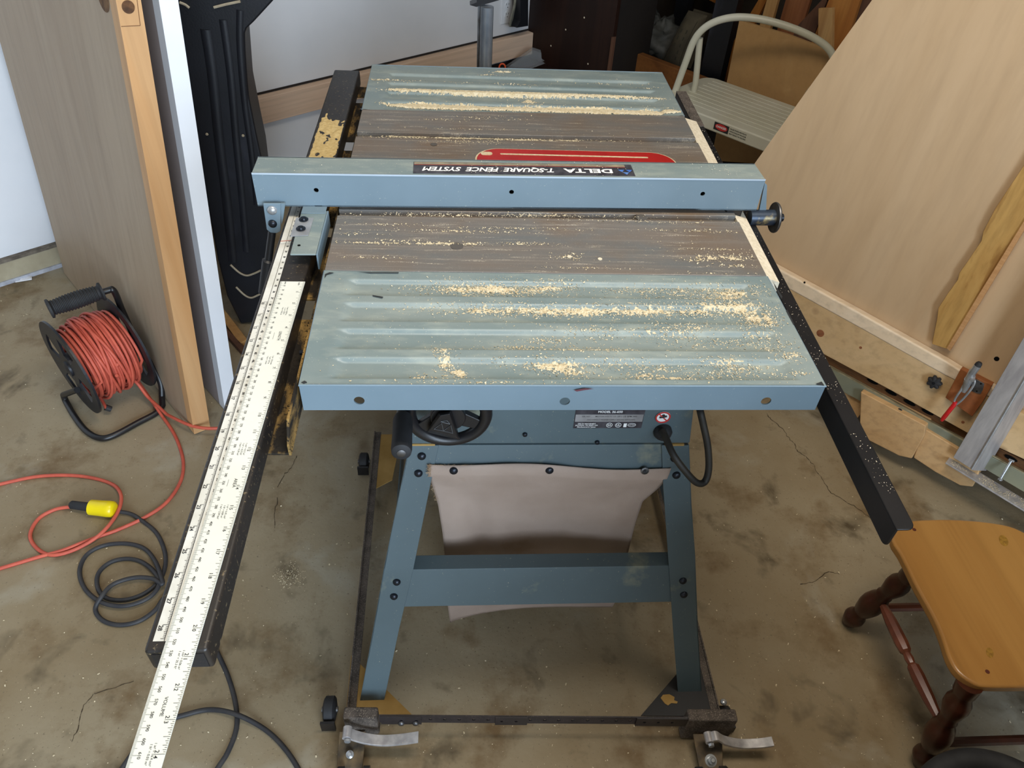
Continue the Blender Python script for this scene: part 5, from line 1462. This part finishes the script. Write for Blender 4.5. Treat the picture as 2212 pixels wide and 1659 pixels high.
for u, v, r in ((2168, 1168, .014), (2138, 1410, .010)):
    c = PZ(u, v, zc + .0001); put('knot', MB().prism([c + V((r * .7 * math.cos(a * PI / 8) + .3 * r * math.sin(a * PI / 8), r * math.sin(a * PI / 8), 0)) for a in range(16)], (0, 0, .0003)), M('knot pale', (170, 128, 52), (128, 92, 40), 130, rough=.35), seat)
legprof = [(.012, 0), (.014, .010), (.019, .06), (.0235, .115), (.022, .15), (.0155, .19), (.017, .205), (.0145, .22), (.020, .26), (.0255, .36), (.026, .42), (.022, .50), (.0155, .56), (.018, .58), (.0150, .60), (.019, .66), (.0235, .74), (.023, .80), (.016, .87), (.020, .90), (.022, 1.0)]
feet = [(PZ(1829, 1346), PZ(1975, 1238, zc - .02)), (PZ(1985, 1653), PZ(2093, 1478, zc - .02))]
sdx = V((.30, .02, 0))
feet += [(feet[0][0] + V((.35, 0, 0)), feet[0][1] + V((.25, 0, 0))), (feet[1][0] + V((.35, .0, 0)), feet[1][1] + V((.25, 0, 0)))]
for a_, b_ in feet:
    L_ = (b_ - a_).length; a2_ = a_ + UP * .004
    put('leg', MB().lathe(a2_, b_ - a_, [(r * 1.0, h * L_) for r, h in legprof], 24), w_leg, sl_, smooth=60)
def rung(p, q, nm='rung', r=.011):
    L_ = (q - p).length
    put(nm, MB().lathe(p, q - p, [(r * k, h * L_) for k, h in ((.6, 0), (.75, .05), (1.15, .2), (1.25, .38), (1.1, .44), (.7, .46), (.85, .5), (.7, .54), (1.1, .56), (1.25, .64), (1.1, .8), (.7, .96), (.6, 1))], 8), w_leg2, sl_, smooth=20)
def along(i, f): return feet[i][0].lerp(feet[i][1], f)
rung(along(0, .52), along(1, .50))
for i, j, f in ((0, 2, .33), (1, 3, .30)):
    p, q = along(i, f), along(j, f); put('rung', MB().tube([p, q], .0095, 8), w_leg2 if i == 0 else w_leg, sl_, smooth=20)
rung(along(2, .52), along(3, .50))
# black hose coil in front of stool
hc_ = PZ(2185, 1830, .20)
rad = (PZ(2185, 1640, .2) - hc_).length - .02
tag(put('black_hose', MB().tube([hc_ + V((rad * 1.05 * math.cos(a * PI / 32), rad * math.sin(a * PI / 32), 0)) for a in range(64)], .020, 14, closed=True), m_rubber, smooth=80), 'black rubber hoop at the lower right corner, in front of stool', 'hoop')
tag(put('bucket', MB().lathe(V((hc_.x, hc_.y, .001)), UP, [(rad * .8, 0), (rad * .96, .175), (rad * .93, .176), (rad * .78, .004)], 40), m_blackplas), 'dark tub under the black rubber hoop at lower right', 'tub')

# ================================================================== SAWDUST
def wing_dust(h, t0_, t1_, blobs, amp, name, label, n_fl, seed, gain=.72):
    P = []
    for u, v, ru, rv, k in blobs:
        c = PZ(u, v, T); P.append((c.x, c.y, abs(PZ(u + ru, v, T).x - c.x), abs(PZ(u, v - rv, T).y - c.y), k))
    def field(x, y):
        f = 0
        for cx, cyy, rx_, ry_, k in P:
            dx, dy = (x - cx) / rx_, (y - cyy) / ry_
            q = dx * dx + dy * dy
            if q < 9: f += k * math.exp(-q * .8)
        return f
    def fn(a, b): p = TS(a, t0_ + (t1_ - t0_) * b); return V((p.x, p.y, T + h(p, a)))
    def hf_(p, a, b):
        f = field(p.x, p.y)
        if f < .12: return -1
        nz = noise.noise(V((p.x * 90, p.y * 150, seed))) * .6 + noise.noise(V((p.x * 330, p.y * 400, seed))) * 1.0 + noise.noise(V((p.x * 22, p.y * 60, seed + 9))) * .55
        g = f * gain - .70 + nz * .85
        return min(g, .75) * amp if g > 0 else -1
    mb = dust_sheet(fn, 520, 220, hf_)
    for _ in range(n_fl):
        cx, cyy, rx_, ry_, k = rnd.choices(P, [q[2] * q[3] * q[4] ** .5 + 1e-5 for q in P])[0]
        x, y = rnd.gauss(cx, rx_ * .8), rnd.gauss(cyy, ry_ * .9)
        t = tpar_fast(y, t0_, t1_)
        if t is None: continue
        A, B = TS(0, t), TS(1, t); s = (x - A.x) / (B.x - A.x)
        if not .01 < s < .99: continue
        p = TS(s, t); flake(mb, (p.x, p.y, T + h(p, s)), rnd.choice((.0006, .0008, .001, .0014)))
    for _ in range(n_fl // 5):
        s, t = rnd.uniform(.02, .98), rnd.uniform(t0_ + .02, t1_ - .02); p = TS(s, t)
        if s < .3 and rnd.random() < .7: continue
        flake(mb, (p.x, p.y, T + h(p, s)), rnd.choice((.0004, .0006, .0009)))
    return tag(put(name, mb, m_dust, fixn=False, smooth=0), label, 'sawdust', kind='stuff')


def tpar_fast(y, t0_, t1_):
    ya_, yb2 = TS(.5, t0_).y, TS(.5, t1_).y; f = (y - ya_) / (yb2 - ya_)
    return t0_ + (t1_ - t0_) * f if 0 < f < 1 else None


near = [(1000, 617, 90, 8, .8), (1090, 621, 90, 9, 1.1), (1190, 614, 50, 7, .8), (1380, 622, 50, 5, .4), (1500, 625, 80, 8, .7), (1600, 628, 60, 9, .8), (1560, 640, 40, 6, .5),
        (1020, 663, 100, 7, .6), (1130, 665, 80, 7, .9), (1250, 668, 110, 8, 1.0), (1380, 665, 80, 7, .7), (1500, 668, 90, 8, .9), (1560, 656, 60, 6, .7), (1638, 682, 36, 11, 1.3), (1650, 700, 30, 6, .8), (1610, 665, 50, 7, .8),
        (1290, 714, 50, 7, .7), (1180, 729, 50, 5, .5), (1500, 705, 60, 6, .6), (1640, 720, 30, 7, .7), (1450, 716, 60, 7, .5), (1120, 745, 60, 4, .7), (1570, 735, 90, 6, .5), (1680, 745, 30, 6, .5),
        (960, 780, 15, 16, 1.1), (992, 800, 13, 8, 1.3), (1080, 776, 20, 6, .5), (1200, 785, 48, 10, 1.4), (1245, 800, 30, 7, 1.1), (905, 808, 18, 4, .9), (1330, 782, 50, 7, .8), (1390, 806, 30, 5, .9), (1425, 790, 40, 6, .7), (1290, 752, 60, 5, .5),
        (1560, 778, 50, 5, 1.0), (1610, 788, 40, 5, .9), (1470, 812, 50, 5, .6), (1715, 806, 26, 4, 1.1), (1570, 800, 60, 7, .5), (955, 755, 20, 8, .6), (1700, 770, 30, 8, .6), (1030, 825, 150, 3, .4)]
far = [(1080, 155, 22, 2, 1.3), (1055, 161, 20, 1.5, .9), (840, 172, 60, 2.5, .9), (990, 175, 30, 3, .9), (1120, 182, 55, 3, .7), (1300, 176, 60, 2, .4), (1400, 190, 30, 2, .7), (865, 194, 40, 2.5, 1.0), (930, 196, 70, 3, 1.5), (1040, 200, 70, 3.6, 1.7), (1150, 203, 70, 3.6, 1.7), (1230, 204, 50, 3, 1.5), (1330, 208, 60, 3, 1.3), (1400, 212, 40, 2, .8),
       (850, 221, 30, 3, 1.1), (900, 224, 40, 3, 1.5), (970, 226, 80, 4, 1.9), (1080, 230, 80, 3, 1.5), (1143, 217, 13, 7, 1.4), (1200, 233, 80, 4, 1.8), (1300, 236, 80, 4, 2.0), (1400, 239, 60, 3, 2.0), (1450, 240, 8, 2.4, 1.6)]
wing_dust(hn, .004, .996, near, .0022, 'sawdust', 'loose pale sawdust scattered along the near ribbed wing', 8500, 1)
wing_dust(hf, 2.004, 2.996, far, .0034, 'sawdust', 'heaped cream sawdust filling grooves of the far ribbed wing', 2600, 4, .95)
iron = [(1000, 500, 120, 2, 1.0), (850, 484, 70, 2, .8), (1100, 494, 120, 1.6, 1.0), (790, 525, 60, 2.5, 1.2), (870, 520, 50, 2, 1.0), (960, 527, 90, 2.4, 1.4), (1140, 527, 70, 1.8, 1.2), (1400, 480, 120, 1.6, .8), (1500, 500, 80, 2, .8), (1540, 540, 70, 1.2, 1.4), (1560, 556, 60, 5, 1.2), (1510, 562, 30, 3, 1.0), (1580, 575, 40, 2, 1.1), (1230, 556, 30, 5, .8), (1260, 580, 70, 1.2, 1.4), (850, 587, 110, 1.4, 1.0), (1560, 592, 70, 1.2, 1.0), (1150, 466, 180, 2.4, .8), (800, 556, 60, 2, .7), (770, 505, 40, 2, .8), (930, 465, 120, 2, .9),
        (1000, 299, 140, 1.2, 1.8), (870, 296, 90, 1, 1.2), (1100, 302, 120, 1, 1.2), (1010, 306, 70, 2.6, .8), (1000, 278, 90, 1, .6), (960, 258, 40, 2, .5), (1060, 256, 50, 3, .4), (1230, 304, 120, 1.2, .8), (760, 590, 50, 1.2, 1.2)]
wing_dust(lambda p, s: 0.0003, 1.004, 1.996, iron, .0010, 'sawdust', 'streaks of sawdust on the brown cast iron table centre', 3600, 7)
# rail dust
fnR = lambda a, b: (lambda y: V((line_x(y, rl[0], rl[3]) * (1 - a) + line_x(y, rl[1], rl[2]) * a, y, zR)))(PZ(700, 345, zR).y - .03 + (PZ(715, 235, zR).y + .06 - PZ(700, 345, zR).y + .03) * b)
def hR_(p, a, b):
    nz = noise.noise(V((p.x * 60, p.y * 34, 3))) * 1.2 + noise.noise(V((p.x * 150, p.y * 110, 5))) * .4
    e = sm(b, .0, .05) * (1 - sm(b, .55, .85)) * sm(a, .02, .15) * (1 - sm(a, .93, 1))
    g = e * 1.0 - .72 + nz * .62
    return g * .005 if g > 0 else -1
mb = dust_sheet(fnR, 60, 200, hR_)
tag(put('sawdust', mb, M('yellow sawdust', (212, 188, 136), (194, 166, 112), 150, rough=1, bump=.5, bscale=900, spec=.1), fixn=False, smooth=0), 'yellow sawdust patch caked on the far end of black rail', 'sawdust', kind='stuff')
mb = MB()
for _ in range(1500):   # crumbs on the floor
    p = PZ(rnd.uniform(0, 2212), rnd.uniform(560, 1659), 0)
    flake(mb, (p.x, p.y, 0), rnd.choice((.0007, .001, .0014, .002)))
for _ in range(260):
    p = PZ(rnd.gauss(625, 16), rnd.gauss(1247, 12), 0); flake(mb, (p.x, p.y, 0), .0012)
tag(put('floor_crumbs', mb, m_dust, fixn=False, smooth=0), 'wood crumbs scattered over the concrete floor', 'sawdust', kind='stuff')
mb = MB()
for _ in range(420):
    y = rnd.uniform(i0.y + .05, i1.y); 
    if noise.noise(V((0, y * 14, 0))) < -.1: continue
    flake(mb, (rx(y) + rnd.uniform(.002, wK - .002), y, zK), rnd.choice((.0004, .0005, .0007)))
for _ in range(500):
    s = rnd.random(); p = F(rnd.random() ** .7 * Lf, rnd.uniform(.003, dep - .003), zf + .0012)
    if noise.noise(p * 14) > 0: flake(mb, p, .0006)
tag(put('sawdust', mb, m_dustw, fixn=False, smooth=0), 'fine specks of sawdust on the fence top and rear rail', 'sawdust', kind='stuff')
# cracks and stains in the slab
for poly in (((1655, 893), (1665, 905), (1690, 925), (1703, 945), (1716, 958), (1722, 975), (1745, 990), (1758, 1005), (1772, 1030), (1785, 1050), (1800, 1068), (1822, 1080), (1850, 1096), (1880, 1118), (1905, 1140)),
             ((640, 985), (632, 1005), (612, 1028), (594, 1060)), ((600, 1075), (592, 1110), (596, 1150)), ((290, 1470), (240, 1488), (200, 1500), (178, 1530), (168, 1575), (150, 1610)), ((1815, 1240), (1790, 1235), (1755, 1258), (1720, 1262))):
    pts = []
    for a_, b_ in zip(poly, poly[1:]):
        for k in range(5): 
            f = k / 5; pts.append(PZ(a_[0] + (b_[0] - a_[0]) * f + rnd.uniform(-2, 2), a_[1] + (b_[1] - a_[1]) * f + rnd.uniform(-1.5, 1.5), .0006))
    mb = MB()
    for a_, b_ in zip(pts, pts[1:]):
        w = rnd.uniform(.0003, .0011); n_ = V((-(b_ - a_).y, (b_ - a_).x, 0)).normalized() * w
        mb.add([a_ - n_, b_ - n_, b_ + n_, a_ + n_], [(0, 1, 2, 3)])
    o = put('trim_4', mb, m_crack, smooth=0); o['kind'] = 'structure'

# ================================================================== LIGHT
def area(name, loc, target, sx, sy, power, col):
    l = bpy.data.lights.new(name, 'AREA'); l.shape = 'RECTANGLE'; l.size = sx; l.size_y = sy; l.energy = power; l.color = col
    o = bpy.data.objects.new(name, l); COL.objects.link(o); o.location = loc
    o.rotation_euler = (V(target) - V(loc)).to_track_quat('-Z', 'Y').to_euler(); return o


dl = WP + WD * -.9 + WN * 6.4 + UP * 1.9
area('garage_door_daylight', dl, dl - WN * 5.5 - UP * 1.0, 4.6, 2.6, 540, (.68, .83, 1))
cl_ = WP + WD * .6 + WN * 2.3 + UP * 2.5
area('ceiling_lamp', cl_, cl_ - UP, 1.2, .5, 26, (1, .90, .76))
wd = bpy.data.worlds.new('World'); SC.world = wd; wd.use_nodes = True
wd.node_tree.nodes['Background'].inputs[0].default_value = (.75, .86, 1, 1); wd.node_tree.nodes['Background'].inputs[1].default_value = .5

# ================================================================== CAMERA
cam = bpy.data.cameras.new('camera'); co = bpy.data.objects.new('camera', cam); COL.objects.link(co)
co.matrix_world = Matrix.Translation(CAM) @ RC.to_4x4()
cam.sensor_fit = 'HORIZONTAL'; cam.sensor_width = 36; cam.lens = FPX / W * 36; cam.clip_start = .02
SC.camera = co
SC.view_settings.view_transform = 'Standard'; SC.view_settings.look = 'None'; SC.view_settings.gamma = 1
SC.view_settings.use_curve_mapping = False; SC.view_settings.exposure = 0.16
